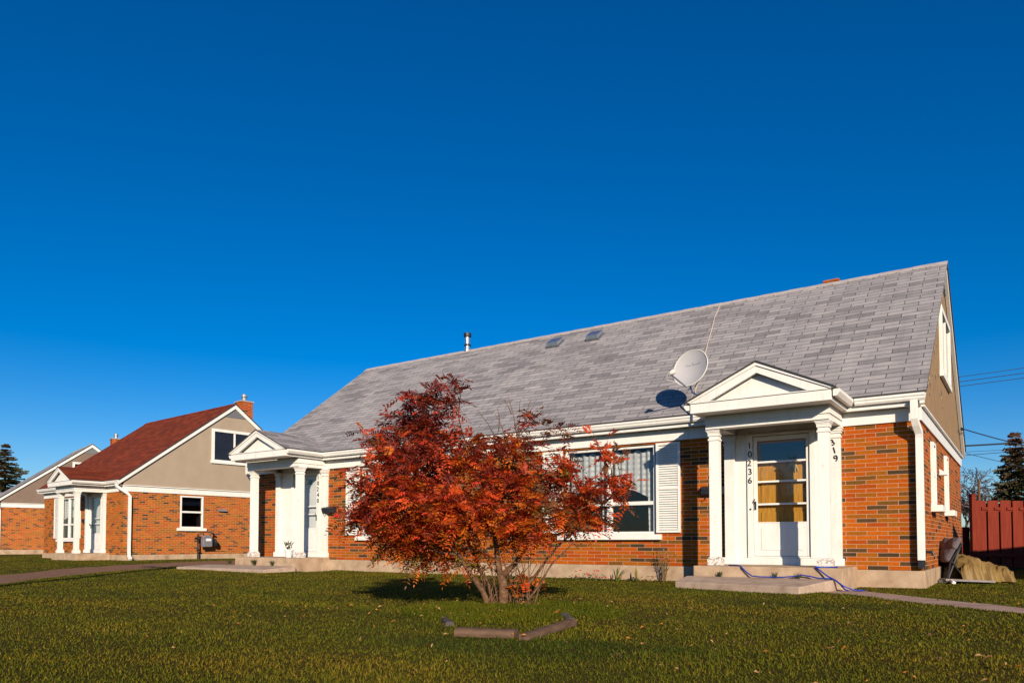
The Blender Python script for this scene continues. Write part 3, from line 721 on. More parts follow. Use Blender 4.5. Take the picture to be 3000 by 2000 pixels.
# woodpecker holes in the right gable, foam showing
hb = MB(); hf = MB(); 
for (y, z, r) in [(y_, z_, r_ * 1.5) for y_, z_, r_ in ((3.05, 4.55, .03), (2.6, 4.25, .02), (2.75, 4.05, .025), (2.35, 3.85, .03), (3.0, 3.55, .025), (1.25, 3.28, .05), (1.5, 3.12, .035), (1.05, 3.02, .04), (1.35, 2.92, .025), (3.55, 3.30, .04), (3.1, 3.2, .025), (3.7, 3.05, .03), (5.55, 4.3, .04), (5.5, 4.75, .03), (2.45, 3.42, .035), (3.4, 2.72, .02), (1.95, 3.35, .02), (5.7, 3.9, .03))]:
    hb.T = RIGHT
    P = [(y + r * .7 * math.cos(a * .9) * (1 + .3 * math.sin(a * 2.2)), .0195, z + r * math.sin(a * .9) * (1 + .25 * math.cos(a * 3))) for a in range(7)]; hb.poly(P)
    for k in range(3):
        dy, dz = random.uniform(-1.6, 1.6) * r, random.uniform(.6, 2.0) * r * random.choice((1, 1, -1))
        hf.T = RIGHT; rr = r * random.uniform(.3, .6)
        hf.poly([(y + dy + rr * math.cos(a), .022 + .004 * math.sin(a * 3), z + dz + rr * .8 * math.sin(a)) for a in range(6)])
wh = hb.build('wall_hole', 'black', main, recalc=False); hf.build('foam_chip', mat('foam_chip', (.55, .46, .25), .9), wh, recalc=False)
# dryer vent, hose tap on the side wall
b = MB(RIGHT); b.prism([(.005, 1.66), (.14, 1.66), (.12, 1.72), (.005, 1.84)], 'x', 0, 1) if False else None
b = MB(); b.prism([(.004, 1.68), (.12, 1.68), (.10, 1.73), (.004, 1.80)], 'y', 2.98, 3.2); b.build('wall_vent', 'plastic', main)
b = MB(); b.tube([(.0, .42, .28), (.10, .42, .28), (.12, .42, .23)], .022, 8); b.build('hose_tap', 'black', main)
b = MB(); b.prism([(.004, 1.69), (.10, 1.69), (.085, 1.73), (.004, 1.78)], 'y', 3.62, 3.98); b.build('wall_vent', 'steel', red)
b = MB(); b.prism([(.004, 1.15), (.12, 1.15), (.10, 1.22), (.004, 1.3)], 'y', 7.4, 7.65); b.build('wall_vent', 'plastic', far)
# lower concrete slabs at the porches (things of the ground)
def slab(P, z0, zt):
    """P: outline; zt: top height at each corner"""
    b = MB(); n = len(P); i = b.pts([(x, y, z0) for x, y in P] + [(x, y, z) for (x, y), z in zip(P, zt)])
    b.f += [tuple(range(i + n - 1, i - 1, -1)), tuple(range(i + n, i + 2 * n))] + [(i + k, i + (k + 1) % n, i + n + (k + 1) % n, i + n + k) for k in range(n)]; b.m += [0] * (n + 2)
    return b.build('step_slab', 'concrete', None, bevel=.015)
s1 = slab([(-3.30, -1.165), (-3.28, -1.72), (-1.28, -2.18), (-1.0, -1.165)], GZ - .1, (-.115, -.19, -.185, -.115)); tag(s1, 'worn concrete slab below the porch numbered 10236', 'step slab', 'porch step slabs')
s2 = slab([(-16.6, -1.2), (-17.1, -1.8), (-13.2, -2.0), (-13.1, -1.165)], GZ - .1, (-.15, -.21, -.20, -.14)); tag(s2, 'long grey concrete slab before the porch numbered 10240', 'step slab', 'porch step slabs')

# ------------------------------------------------------------------ things on and round the houses
def mailbox(root_loc, rotz, label, wdt=.42):
    t = thing('mailbox', label, 'mailbox', root_loc, rotz, 'wall mailboxes')
    b = MB(); b.prism([(0, 0), (-.09, 0), (-.10, .03), (-.10, .12), (0, .16)], 'x', -wdt / 2, wdt / 2); b.build('box', 'black', t, bevel=.006)
    b = MB(); b.prism([(0, .165), (-.115, .125), (-.118, .085), (-.108, .085), (-.105, .118), (0, .155)], 'x', -wdt / 2 - .01, wdt / 2 + .01); b.build('lid', 'black', t)
    b = MB()
    for sx in (-1, 1): b.tube([(sx * wdt * .3, -.05, .0), (sx * wdt * .3, -.05, -.05), (sx * wdt * .3, -.10, -.07), (sx * wdt * .3, -.12, -.03)], .006, 5)
    b.build('hook', 'black', t); return t
mailbox((-3.24, -.004, 1.27), 0, 'black mailbox on the brick behind the porch column, beside porch 10236')
mailbox((-13.14, -.06, 1.17), 0, 'black mailbox hung beside the door numbered 10240')
mb = mailbox(tuple(Matrix.Translation((-25.5, 1.2, -.02)) @ Matrix.Rotation(-.084, 4, 'Z') @ Vector((-3.32, -.004, 1.22))), -.084, 'rounded dark mailbox beside the door of the red roofed house', .30)

def satellite_dish():
    t = thing('satellite_dish', 'grey satellite dish on a bent mast over the porch roof edge', 'satellite dish', (-3.53, -.34, 3.52))
    n = Vector((-.10, -.93, .32)).normalized()
    side = Vector((0, 0, 1)).cross(n).normalized(); up = n.cross(side)
    rot = Matrix((side, up, n)).transposed()
    b = MB(); N, K = 40, 8; rx, ry, dp = .325, .36, .08
    front = []
    def P(r, a, off): v = Vector((rx * r * math.cos(a), ry * r * math.sin(a), dp * (r * r - 1) + off)); return rot @ v
    for off in (0, -.012):
        rings = [b.pts([P(0, 0, off)])]
        for k in range(1, K + 1): rings.append(b.pts([P(k / K, 2 * math.pi * j / N, off) for j in range(N)]))
        for j in range(N): b.f.append((rings[0], rings[1] + j, rings[1] + (j + 1) % N)); b.m.append(0)
        for k in range(1, K):
            for j in range(N): b.f.append((rings[k] + j, rings[k + 1] + j, rings[k + 1] + (j + 1) % N, rings[k] + (j + 1) % N)); b.m.append(0)
        front.append(rings[-1])
    d = b.build('reflector', 'dish', t, smooth=True, recalc=False)
    b = MB(); b.tube([P(1.0, 2 * math.pi * j / N, -.004) for j in range(N + 1)], .011, 6, cap=False); b.build('rim', 'dish_rim', d, smooth=True)
    lg = MB()                                       # faded, unreadable print: two short words and a peak between
    def S(pts, wdt=.007):
        for a, c in zip(pts[:-1], pts[1:]):
            q = Vector((c[0] - a[0], c[1] - a[1])).normalized() * wdt; nn = (-q.y, q.x)
            z = lambda x, y: rot @ Vector((x, y, dp * ((x / rx) ** 2 + (y / ry) ** 2 - 1) + .004))
            lg.poly([z(a[0] - nn[0], a[1] - nn[1]), z(c[0] - nn[0], c[1] - nn[1]), z(c[0] + nn[0], c[1] + nn[1]), z(a[0] + nn[0], a[1] + nn[1])])
    for k in range(5): S([(-.125 + k * .022, .088), (-.112 + k * .022, .10 if k % 2 else .094)])
    S([(-.012, .135), (.008, .105), (.022, .09), (.032, .108)])
    for k in range(5): S([(.045 + k * .02, .098), (.058 + k * .02, .098 + .012 * (k % 2))])
    S([(.145, .098), (.145, .12)])
    lg.build('logo', 'logo', d, recalc=False)
    bot = P(1.0, -math.pi / 2, 0); back = rot @ Vector((0, -.12, -dp - .05))
    lnb = Vector((-3.66, -.90, 3.31)) - Vector((-3.53, -.34, 3.52)); joint = Vector((-.02, -.0, -.38))
    b = MB(); b.tube([joint, joint.lerp(lnb, .6), lnb], .016, 6); b.build('arm', 'galv', t)
    b = MB(); ax = (P(0, 0, .1) - lnb).normalized(); b.lathe([(.03, -.06), (.035, 0), (.05, .05), (.05, .075)], lnb + Vector((0, 0, .03)), ax, 14)
    b.tube([lnb + Vector((.0, 0, 0)), lnb + Vector((-.06, -.03, -.02)), lnb + Vector((-.08, .0, -.08)), lnb.lerp(joint, .3) + Vector((0, 0, -.06))], .006, 5); b.build('feed_horn', 'dish_rim', t)
    foot = Vector((-3.10, -.72, 2.735)) - Vector((-3.53, -.34, 3.52))
    b = MB(); b.tube([foot, foot + Vector((-.05, .02, .12)), joint + Vector((.06, -.02, -.06)), joint + Vector((.0, .06, .05)), back], .019, 8)
    b.box(back.x - .05, back.x + .05, back.y - .02, back.y + .05, back.z - .08, back.z + .08); b.box(foot.x - .06, foot.x + .06, foot.y - .08, foot.y + .08, foot.z - .02, foot.z + .015)
    b.build('mast', 'galv', t)
    return t
satellite_dish()
cab = [(-4.53, 4.25, None), (-4.51, 4.0, None), (-4.43, 3.57, None), (-4.31, 2.99, None), (-4.19, 2.38, None), (-4.05, 1.86, None), (-3.94, 1.31, None), (-3.85, .93, None), (-3.76, .55, None), (-3.66, .2, None)]
b = MB(); b.tube([(x + .012 * math.sin(k * 2.1), y, roof_z(y) + .012) for k, (x, y, _) in enumerate(cab)] + [(-3.6, -.15, 3.0), (-3.46, -.25, 3.22), (-3.42, -.22, 3.3)], .011, 6)
tag(b.build('antenna_cable', 'cable'), 'pale cable running up the grey shingles from the dish', 'cable')

b = MB()
hose = [(-2.66, -.99, .062), (-2.5, -1.03, .062), (-2.42, -1.15, .06), (-2.38, -1.19, .03), (-2.3, -1.2, -.04), (-2.22, -1.22, -.09), (-2.1, -1.25, -.10), (-1.98, -1.24, -.10), (-1.78, -1.22, -.102), (-1.62, -1.25, -.085), (-1.46, -1.22, -.06), (-1.36, -1.21, -.075), (-1.23, -1.24, -.10), (-1.1, -1.26, -.10), (-1.02, -1.22, -.11), (-.93, -1.25, -.18), (-.86, -1.3, -.25), (-.8, -1.36, -.262)]
b.tube(hose, .011, 6); b.tube([(-1.02, -.98, .062), (-1.08, -1.05, .062), (-1.2, -1.12, .062), (-1.3, -1.15, .064), (-1.28, -1.185, .06), (-1.2, -1.2, 0), (-1.1, -1.23, -.07), (-.99, -1.27, -.12), (-.88, -1.3, -.20), (-.74, -1.22, -.262), (-.62, -1.15, -.262)], .011, 6)
tag(b.build('garden_hose', 'blue', smooth=True), 'thin blue hose trailing over the concrete porch step', 'hose')
# husk bunch hanging on the inner door
t = thing('corn_bunch', 'bunch of dried corn husks hanging on the golden door', 'door decoration', (-1.90, .055, 1.83))
b = MB()
for k in range(9):
    a = random.uniform(-1, 1); b.tube([(0, 0, 0), (.05 * a, -.02, -.08), (.09 * a + .02 * math.sin(k), -.02, -.17 - .05 * random.random())], [.012, .016, .006], 5)
b.build('husk', 'corn', t)
b = MB()
for k in range(7):
    a = random.uniform(-1, 1); p = Vector((.07 * a, -.025, .02 + .05 * random.random())); b.poly([(0, 0, 0), (p.x - .015, p.y, p.z * .6), p, (p.x + .02, p.y, p.z * .5)])
o = b.build('leaf', 'weed', t, recalc=False); set_rnd(o, [.8] * len(o.data.polygons))
b = MB(FRONT)
tp = MB(); tp.sphere((-2.575, -.068, 1.0), .017, 10, 6); bell = tp.build('door_bell', 'black', main, smooth=True)

# gas meter on the side of the red roofed house
MR = Matrix.Translation((-25.5, 1.2, -.02)) @ Matrix.Rotation(-.084, 4, 'Z')
gm = thing('gas_meter', 'grey gas meter with pipes below the window of the red roofed house', 'gas meter', tuple(MR @ Vector((.0, 3.0, .0))), -.084); gm.scale = (1.2, 1.3, 1.25)
b = MB(); b.box(.16, .34, -.14, .15, .22, .50); b.prism([(-.14, .5), (.15, .5), (.10, .58), (-.10, .58)], 'x', .17, .33); b.build('meter_body', 'meter', gm, bevel=.025)
b = MB(); b.box(.335, .352, -.06, .10, .40, .48); b.build('dial', 'plastic', gm)
b = MB(); b.tube([(.2, -.24, -.2), (.2, -.24, .62), (.25, -.1, .64), (.25, -.08, .55)], .024, 8); b.lathe([(.05, 0), (.055, .03), (.03, .05)], (.2, -.24, .1), n=10); b.lathe([(.04, 0), (.045, .05), (.02, .06)], (.2, -.24, .5), n=10)
b.tube([(.25, .1, .55), (.25, .14, .66), (.22, .26, .62), (.0, .34, .60)], .024, 8); b.build('pipe', 'black', gm)
b = MB(); b.lathe([(.05, -.05), (.12, -.03), (.13, 0), (.12, .03), (.05, .05)], (.22, .28, .36), (0, 1, .2), 18); b.lathe([(.04, 0), (.04, .07)], (.22, -.34, .48), (0, 1, 0), 10); b.build('regulator', 'black', gm)
b = MB(); b.box(.02, .10, -.62, -.34, .02, .12); tag(b.build('splash_block', 'plastic', None), 'white splash block', 'block') if False else None

# pot of white flowers behind the column of porch 10240
pot = thing('flower_pot', 'white pot with white flowers beside the column of porch 10240', 'flower pot', (-14.04, -.62, .05))
b = MB(); b.lathe([(.07, 0), (.105, .16), (.115, .17), (.115, .20), (.10, .20), (.09, .17)], (0, 0, 0), n=18); b.build('pot', 'plastic', pot)
b = MB()
for k in range(26):
    a, l = random.uniform(0, 6.28), random.uniform(.12, .28); p0 = Vector((.04 * math.cos(a), .04 * math.sin(a), .18)); p1 = p0 + Vector((math.cos(a) * l * .7, math.sin(a) * l * .7, l)); m_ = (p0 + p1) / 2 + Vector((0, 0, .06)); s_ = Vector((-math.sin(a), math.cos(a), 0)) * .014
    b.poly([p0, m_ - s_, p1, m_ + s_])
o = b.build('leaf', 'weed', pot, recalc=False); set_rnd(o, rng.random(26))
b = MB()
for k in range(16):
    a, l = random.uniform(0, 6.28), random.uniform(.1, .22); c = Vector((math.cos(a) * l * .8, math.sin(a) * l * .8, .26 + l * .7 * random.random())); b.sphere(c, .024, 6, 4, sc=(1, 1, .6))
b.build('flower', 'flower_white', pot)

# covered garden chair by the side wall
ch = thing('garden_chair', 'folded black garden chair with grey padded cushions against the brick side wall', 'chair', (.15, 2.60, GZ), R(-62))
b = MB()
for x in (-.30, .30): b.tube([(x, -.16, 0), (x, -.10, .36), (x, .10, .70)], .016, 7); b.tube([(x, .18, 0), (x, -.08, .40)], .014, 7)
b.tube([(-.30, .10, .70), (.30, .10, .70)], .016, 7); b.tube([(-.30, -.16, .02), (.30, -.16, .02)], .014, 7); b.build('frame', 'black', ch)
b = MB(); b.prism([(-.15, .05), (-.13, .05), (.10, .68), (.08, .69)], 'x', -.29, .29); b.build('sling_back', 'black', ch)
def pillow(b, c, sx, sy, sz, rotx=0):
    N = 14; Mx = Matrix.Rotation(rotx, 3, 'X'); i0 = None; rows = []
    for top in (1, -1):
        g = []
        for j in range(N + 1):
            row = []
            for i in range(N + 1):
                u, v = -1 + 2 * i / N, -1 + 2 * j / N; h = (max(0, (1 - u ** 4) * (1 - v ** 4))) ** .5
                h *= 1 + .12 * math.sin(5 * u + 3 * v)
                row.append(Vector(c) + Mx @ Vector((u * sx, v * sy, top * h * sz)))
            g.append(b.pts(row))
        for j in range(N):
            for i in range(N): b.f.append((g[j] + i, g[j] + i + 1, g[j + 1] + i + 1, g[j + 1] + i)); b.m.append(0)
for (c, s_) in (((-.14, .02, .69), (.15, .12, .055)), ((.14, .04, .70), (.15, .12, .055)), ((0, -.06, .50), (.28, .15, .06))):
    b = MB(); pillow(b, c, *s_, R(62)); b.build('cushion', 'cushion', ch, smooth=True)
tarp = MB(); NX, NY = 120, 80
def tarp_h(u, v):
    """u along the heap 0..1, v across -1..1: a high end, a sag, a lower hump, a trailing tail"""
    kn = [(0, .30), (.06, .44), (.16, .49), (.32, .43), (.48, .345), (.58, .30), (.66, .335), (.78, .30), (.88, .20), (.95, .08), (1, .0)]
    for (a, h0), (c, h1) in zip(kn[:-1], kn[1:]):
        if a <= u <= c: t = (u - a) / (c - a); t = t * t * (3 - 2 * t); prof = h0 + (h1 - h0) * t; break
    e = max(0, 1 - abs(v) ** 2.2) ** .7
    s_ = u + .12 * v * math.sin(3 * u + 1) + .05 * noise.noise(Vector((u * 3, v * 2, 9)))     # folds fan out from the ridge to the ground
    f1 = abs(math.sin(9 * s_ + .8)) ** .7
    f2 = max(0, 1 - abs(noise.noise(Vector((s_ * 9, v * .9, 3.3)))) * 2.6)
    f3 = max(0, 1 - abs(noise.noise(Vector((s_ * 19, v * 1.4, 7.7)))) * 2.4)
    g_ = min(1, abs(v) * 1.5 + .25)                                                          # shallow on the ridge, deep on the flanks
    sk = min(1, .25 + 3 * e)
    h = prof * e * (1 - .10 * f1) + (.032 * f2 ** 1.3 + .022 * f3 ** 1.4) * g_ * sk * min(1, prof * 5)
    h += (.07 * noise.noise(Vector((u * 3.5 + 4, v * 1.6, 2))) + .03 * abs(noise.noise(Vector((u * 9, v * 4, 6))))) * sk * min(1, prof * 4) * (1 - .4 * abs(v))
    return max(h, .004 + .012 * f1)
rows = []
for j in range(NY + 1):
    row = []
    for i in range(NX + 1):
        u, v = i / NX, -1 + 2 * j / NY
        wv = .31 + .04 * math.sin(5 * u) + .025 * math.sin(17 * u + v) + .02 * math.sin(31 * u)
        row.append((u * 1.02 + .03 * math.sin(9 * v) + .05 * v * u, v * wv * 1.05 + .02 * math.sin(20 * u), tarp_h(u, v)))
    rows.append(tarp.pts(row))
for j in range(NY):
    for i in range(NX): tarp.f.append((rows[j] + i, rows[j] + i + 1, rows[j + 1] + i + 1, rows[j + 1] + i)); tarp.m.append(0)
to = tarp.build('tarpaulin', 'tarp', smooth=True, recalc=False); to.location = (.24, 2.58, GZ + .02); to.rotation_euler = (0, 0, R(33))
tag(to, 'crumpled tan tarpaulin heaped over something beside the brick house', 'tarpaulin')
b = MB(); b.box(-.42, .42, -.13, .13, 0, .035); o = b.build('wooden_board', 'board', bevel=.005); o.location = (.44, 2.30, GZ + .04); o.rotation_euler = (0, R(2), R(32)); tag(o, 'flat grey board lying in the grass under the tarpaulin', 'board')
b = MB(); random.seed(3)
for k in range(9): b.sphere((random.uniform(-.16, .16), random.uniform(-.1, .1), .04), random.uniform(.03, .06), 7, 5, sc=(1, 1, .7))
o = b.build('rubble_heap', 'rock'); o.location = (.13, 2.0, GZ); tag(o, 'small heap of dark stones at the foundation corner by the tarpaulin', 'stones')
b = MB(); b.box(-.03, .03, -.06, .06, 0, .05); o = b.build('paper_scrap', 'plastic', bevel=.01); o.location = (.24, 1.98, GZ + .02); o.rotation_euler = (.3, .4, .6); tag(o, 'scrap of white litter in the grass next to the dark stones', 'litter')

# timbers round the tree
def timber(name, p, q, r, m, label, tilt=0):
    p, q = Vector(p), Vector(q); L = (q - p).length; b = MB(); n = 10; N = 12; rings = []
    for k in range(n + 1):
        t = k / n
        rings.append(b.pts([(L * t, (r[0] * math.copysign(abs(math.cos(2 * math.pi * j / N)) ** .6, math.cos(2 * math.pi * j / N))) * (1 + .08 * noise.noise(Vector((t * 4, j, 2)))),
                             r[1] * math.copysign(abs(math.sin(2 * math.pi * j / N)) ** .6, math.sin(2 * math.pi * j / N)) * (1 + .10 * noise.noise(Vector((t * 5, j * .7, 5))))) for j in range(N)]))
    for k in range(n):
        for j in range(N): b.f.append((rings[k] + j, rings[k] + (j + 1) % N, rings[k + 1] + (j + 1) % N, rings[k + 1] + j)); b.m.append(0)
    b.f.append(tuple(rings[0] + j for j in range(N))); b.m.append(0); b.f.append(tuple(rings[-1] + j for j in range(N))); b.m.append(0)
    o = b.build(name, m); o.location = p; o.rotation_euler = (tilt, -math.asin((q.z - p.z) / L), math.atan2(q.y - p.y, q.x - p.x))
    return tag(o, label, 'timber edging', 'timbers edging the tree ring')
timber('garden_timber', (-2.30, -8.42, -.258), (-1.85, -8.27, -.258), (.065, .038), 'timber', 'straight brown timber with a square cut end, in front of the red tree')
timber('garden_timber', (-1.74, -8.33, -.272), (-1.86, -7.42, -.245), (.045, .034), 'timber', 'thin brown log slanting up towards the notched stump of timber')
timber('garden_timber', (-3.22, -7.48, -.297), (-2.74, -7.97, -.283), (.04, .04), 'timber_grey', 'split grey timber half sunk in the grass, its end before the brown one')
timber('garden_timber', (-2.26, -6.87, -.275), (-2.06, -7.10, -.295), (.05, .05), 'timber_grey', 'short dark timber stub standing behind the slanting log')

# red board fence behind the house
ft = thing('board_fence', 'dark red board fence with wide boards, beside the back corner of the house', 'fence', (.16, 9.6, GZ), math.atan2(1.10, 1.04))
b = MB(); b.box(-.06, .06, -.09, .01, -.1, 1.92); b.box(-.075, .075, -.11, .02, 1.92, 1.96); b.build('post', 'fence', ft, bevel=.006)
x = .10
for k in range(9):
    b = MB(); dz = random.uniform(-.015, .015); b.box(x, x + .33, -.02, .0, .05, 1.80 + dz); b.build('board', 'fence', ft, bevel=.003)
    x += .385
for z in (.35, 1.52):
    b = MB(); b.box(.06, x, -.065, -.022, z, z + .09); b.build('rail', 'fence', ft) if z < 1 else None
    b2 = MB(); b2.box(.06, x, .002, .06, z, z + .09); b2.build('rail', 'fence', ft)
for k in range(8):
    b = MB(); xx = .10 + k * .385 + .18; b.box(xx, xx + .185, -.055, -.021, 1.56, 1.63); b.build('batten', 'fence', ft, bevel=.003)
x = .10 + .33
for k in range(8):
    b = MB(); b.box(x - .12, x + .17, .062, .08, .05, 1.74); b.build('board', 'fence', ft); x += .385
ft2 = thing('board_fence', 'narrow run of dark red fence closing the gap behind the brick corner', 'fence', (-1.2, 9.75, GZ), 0)
b = MB(); b.box(0, 1.30, -.01, .01, .05, 1.12); b.build('panel', 'fence', ft2); b = MB(); b.box(0, .08, -.05, .05, 0, 1.2); b.build('post', 'fence', ft2)

# added block out of view, shaped to shade the fence and back lawn
ng = thing('shade_block', 'unseen flat roofed block added to cast shade on the fence and lawn end', 'shade_block', (3.09, 2.59, GZ), R(-30.8))
b = MB(); b.box(0, 6, 0, 9, -.1, 2.62); b.build('wall', 'stucco_pale', ng)
b = MB(); b.box(-.02, 6.1, -.02, 9.1, 2.62, 2.79); b.build('roof', 'edge', ng, bevel=.01)
b = MB(); b.box(1.2, 4.8, -.03, .0, 0, 2.2); gd = b.build('block_door', 'white', ng)
b = MB()
for z in (.55, 1.1, 1.65): b.box(1.2, 4.8, -.045, -.031, z, z + .03)
b.build('panel_seam', 'white', gd)
# utility pole behind the viewer, whose shadow crosses the drive
up_ = thing('utility_pole', 'tall wooden utility pole by the street', 'utility pole', (-4.6, -16.1, GZ))
b = MB(); b.tube([(0, 0, -.3), (0, 0, 7.8)], [.14, .10], 12); b.build('pole', 'timber', up_); b = MB(); b.box(-1.1, 1.1, -.05, .05, 7.3, 7.42); b.build('cross_arm', 'timber', up_)

# power lines
def wire(p, q, sag, r, label, name='power_line', group='overhead lines behind the house'):
    p, q = Vector(p), Vector(q); n = 24; b = MB()
    b.tube([p.lerp(q, k / n) - Vector((0, 0, sag * 4 * (k / n) * (1 - k / n))) for k in range(n + 1)], r, 5)
    return tag(b.build(name, 'wire'), label, 'overhead line', group)
def ext(p, q, a, c):
    p, q = Vector(p), Vector(q); return p + (q - p) * a, p + (q - p) * c
for (p, q, r, lab) in (((-2.49, 50.84, 12.89), (1.43, 53.52, 13.55), .022, 'thin power line, highest of the three parallel lines beside the gable'),
                       ((-2.43, 50.9, 12.54), (1.42, 53.53, 13.17), .026, 'power line, middle of the three parallel lines beside the gable'),
                       ((-2.4, 50.94, 12.21), (1.41, 53.55, 12.82), .024, 'power line, lowest of the three parallel lines beside the gable'),
                       ((-1.97, 45.37, 7.15), (.56, 47.11, 7.33), .06, 'thick overhead line meeting the spruce top'),
                       ((-1.71, 45.56, 6.76), (.65, 47.19, 6.92), .014, 'very thin overhead line just under the thick one'),
                       ((-1.81, 45.5, 6.53), (.55, 47.13, 6.76), .02, 'thin overhead line, second below the thick one')):
    a, c = ext(p, q, -6, 8); wire(a, c, .25, r, lab)
wire((.10, 7.72, 3.14), (7.5, 27.5, 4.1), .55, .014, 'dark service line leaving the edge of the gable', 'service_line')
wire((-2.5, 20.8, 4.6), (4.5, 26, 2.6), .05, .012, 'thin line slanting down behind the gutter end towards the spruce', 'service_line')
wire((-6, 44, 6.2), (-.5, 48.0, 4.95), .1, .016, 'thin line crossing the bare tree', 'service_line')
b = MB(); b.tube([(.1, 7.6, 3.12), (.1, 7.72, 3.14), (.1, 7.80, 3.12)], .03, 6); b.build('line_anchor', 'black', main)
pl = thing('utility_pole', 'slim brown pole standing in front of the bare tree', 'utility pole', (-1.24, 45.97, GZ))
b = MB(); b.tube([(0, 0, 0), (0, 0, 4.9)], [.11, .08], 8); b.build('pole', 'bark', pl); b = MB(); b.lathe([(.09, 0), (.09, .14)], (0, 0, 4.85), n=8); b.build('pole_cap', 'black', pl)

# ------------------------------------------------------------------ the red rowan
random.seed(11); rng = np.random.default_rng(11)
TB = Vector((-3.40, -6.25, 0)); TB.z = ground_z(TB.x, TB.y)
HR = Vector((math.cos(YAW), math.sin(YAW), 0)); HF = Vector((-math.sin(YAW), math.cos(YAW), 0))
def tl(a, z, d=0): return HR * a + HF * d + Vector((0, 0, z))          # local to the tree base
rowan = thing('rowan_tree', 'many stemmed rowan tree with dark red and orange autumn leaves and red berries', 'tree', TB)
K = 1 / 210.9
#        cx   cy   rx   ry   rd   dd   n   palette (maroon, dark red, red, orange, brown, yellow-green, green)
LOBES = [(960, 1055, 122, 100, .75, .10, 500, (.47, .40, .09, .0, .04, 0, 0)),
         (925, 1125, 128, 90, .70, -.15, 470, (.30, .42, .18, .06, .04, 0, 0)),
         (840, 1190, 62, 38, .30, .0, 120, (.30, .35, .10, .05, .20, 0, 0)),
         (905, 1248, 66, 30, .35, -.1, 120, (.05, .10, .03, .25, .47, .10, 0)),
         (985, 1285, 72, 34, .40, .15, 110, (0, .05, .08, .37, .15, .25, .10)),
         (1090, 1115, 115, 115, .80, .0, 430, (.26, .42, .15, .07, .10, 0, 0)),
         (1010, 1180, 130, 70, .70, -.30, 380, (.13, .30, .24, .30, .03, 0, 0)),
         (1215, 1110, 105, 95, .80, .15, 200, (.18, .34, .14, .06, .28, 0, 0)),
         (1320, 1125, 90, 75, .60, .05, 150, (.10, .26, .18, .10, .34, .02, 0)),
         (1415, 1140, 48, 52, .32, -.1, 50, (.12, .36, .28, .08, .16, 0, 0)),
         (1130, 1222, 125, 62, .70, -.10, 310, (.05, .18, .22, .42, .11, .02, 0)),
         (1265, 1205, 105, 46, .60, .0, 200, (.04, .16, .15, .30, .33, .02, 0)),
         (990, 935, 98, 50, .50, .0, 100, (.66, .28, .02, .0, .04, 0, 0)),
         (1060, 895, 38, 22, .25, .0, 12, (.66, .28, .02, .0, .04, 0, 0)),
         (885, 985, 58, 45, .35, .0, 46, (.60, .30, .02, .0, .08, 0, 0)),
         (1400, 1035, 36, 34, .25, .0, 20, (.10, .30, .30, .0, .30, 0, 0)),
         (1335, 985, 45, 20, .25, .1, 11, (.20, .40, .10, .0, .30, 0, 0)),
         (1235, 965, 40, 26, .28, .0, 12, (.30, .40, .10, .0, .20, 0, 0)),
         (1170, 1010, 60, 50, .40, .1, 34, (.35, .45, .10, .0, .10, 0, 0)),
         (1270, 1030, 70, 42, .40, .1, 22, (.25, .40, .10, .02, .23, 0, 0)),
         (1060, 1300, 46, 24, .35, .1, 30, (0, .03, .12, .52, .12, .15, .06)),
         (1200, 1360, 24, 22, .18, .1, 16, (0, 0, .15, .60, .05, .10, .10)),
         (1130, 1330, 30, 30, .2, .15, 4, (0, 0, .1, .5, .1, .1, .2)),
         (1360, 1195, 45, 26, .3, 0, 32, (.1, .3, .3, .15, .15, 0, 0)),
         (970, 1225, 110, 40, .50, -.25, 210, (.10, .28, .18, .28, .14, .02, 0))]
lobes = [(tl((cx - 1160) * K, (1395 - cy) * K, dd), rx * K, ry * K, rd, n, pal) for cx, cy, rx, ry, rd, dd, n, pal in LOBES]
# stems: base offset, bend points in picture-free tree coordinates (right, up, depth)
trunk = MB()
def stem(P, r0, r1):
    P = [Vector(p) for p in P]; out = []
    for k in range(len(P) - 1):
        for t in range(5):
            q = P[k].lerp(P[k + 1], t / 5); out.append(q + Vector((noise.noise(q * 4), noise.noise(q * 4 + Vector((9, 0, 0))), 0)) * .02)
    out.append(P[-1]); n = len(out)
    trunk.tube(out, [.8 * (r0 + (r1 - r0) * (k / (n - 1)) ** .8) for k in range(n)], 8); return out
main_l = stem([tl(0, -.05), tl(.0, .20), tl(-.03, .33)], .075, .062)
nodes = []
def limb(P, r0, r1): o = stem(P, r0, r1); nodes.extend((p, r0) for p in o[3:]); return o
limb([tl(-.03, .32), tl(-.08, .52, .02), tl(-.10, .85, .0), tl(-.20, 1.25, .05), tl(-.42, 1.75, .1)], .05, .012)
limb([tl(-.0, .32), tl(.14, .46, -.03), tl(.24, .62, -.05), tl(.36, .90, -.1), tl(.62, 1.25, -.1)], .048, .012)
limb([tl(-.14, -.05, -.05), tl(-.22, .14, -.05), tl(-.32, .30, -.08), tl(-.5, .55, -.1), tl(-.8, .85, -.2), tl(-1.1, 1.05, -.2)], .05, .012)
limb([tl(-.10, -.05, .12), tl(-.16, .2, .12), tl(-.26, .36, .2), tl(-.45, .8, .3), tl(-.8, 1.5, .3), tl(-.95, 1.9, .3)], .036, .01)
limb([tl(.14, -.05, .10), tl(.24, .16, .12), tl(.36, .33, .1), tl(.6, .65, .1), tl(.95, .95, .1), tl(1.2, 1.2, 0)], .03, .01)
limb([tl(.20, -.05, -.02), tl(.34, .14, -.03), tl(.42, .26, -.05), tl(.55, .48, -.1), tl(.78, .72, -.15)], .022, .009)
limb([tl(-.1, .85, 0), tl(.05, 1.2, .1), tl(.1, 1.5, .1), tl(.18, 1.9, .05)], .022, .007)
limb([tl(-.42, 1.0, .2), tl(-.9, 1.25, .3), tl(-1.2, 1.4, .1)], .02, .007)
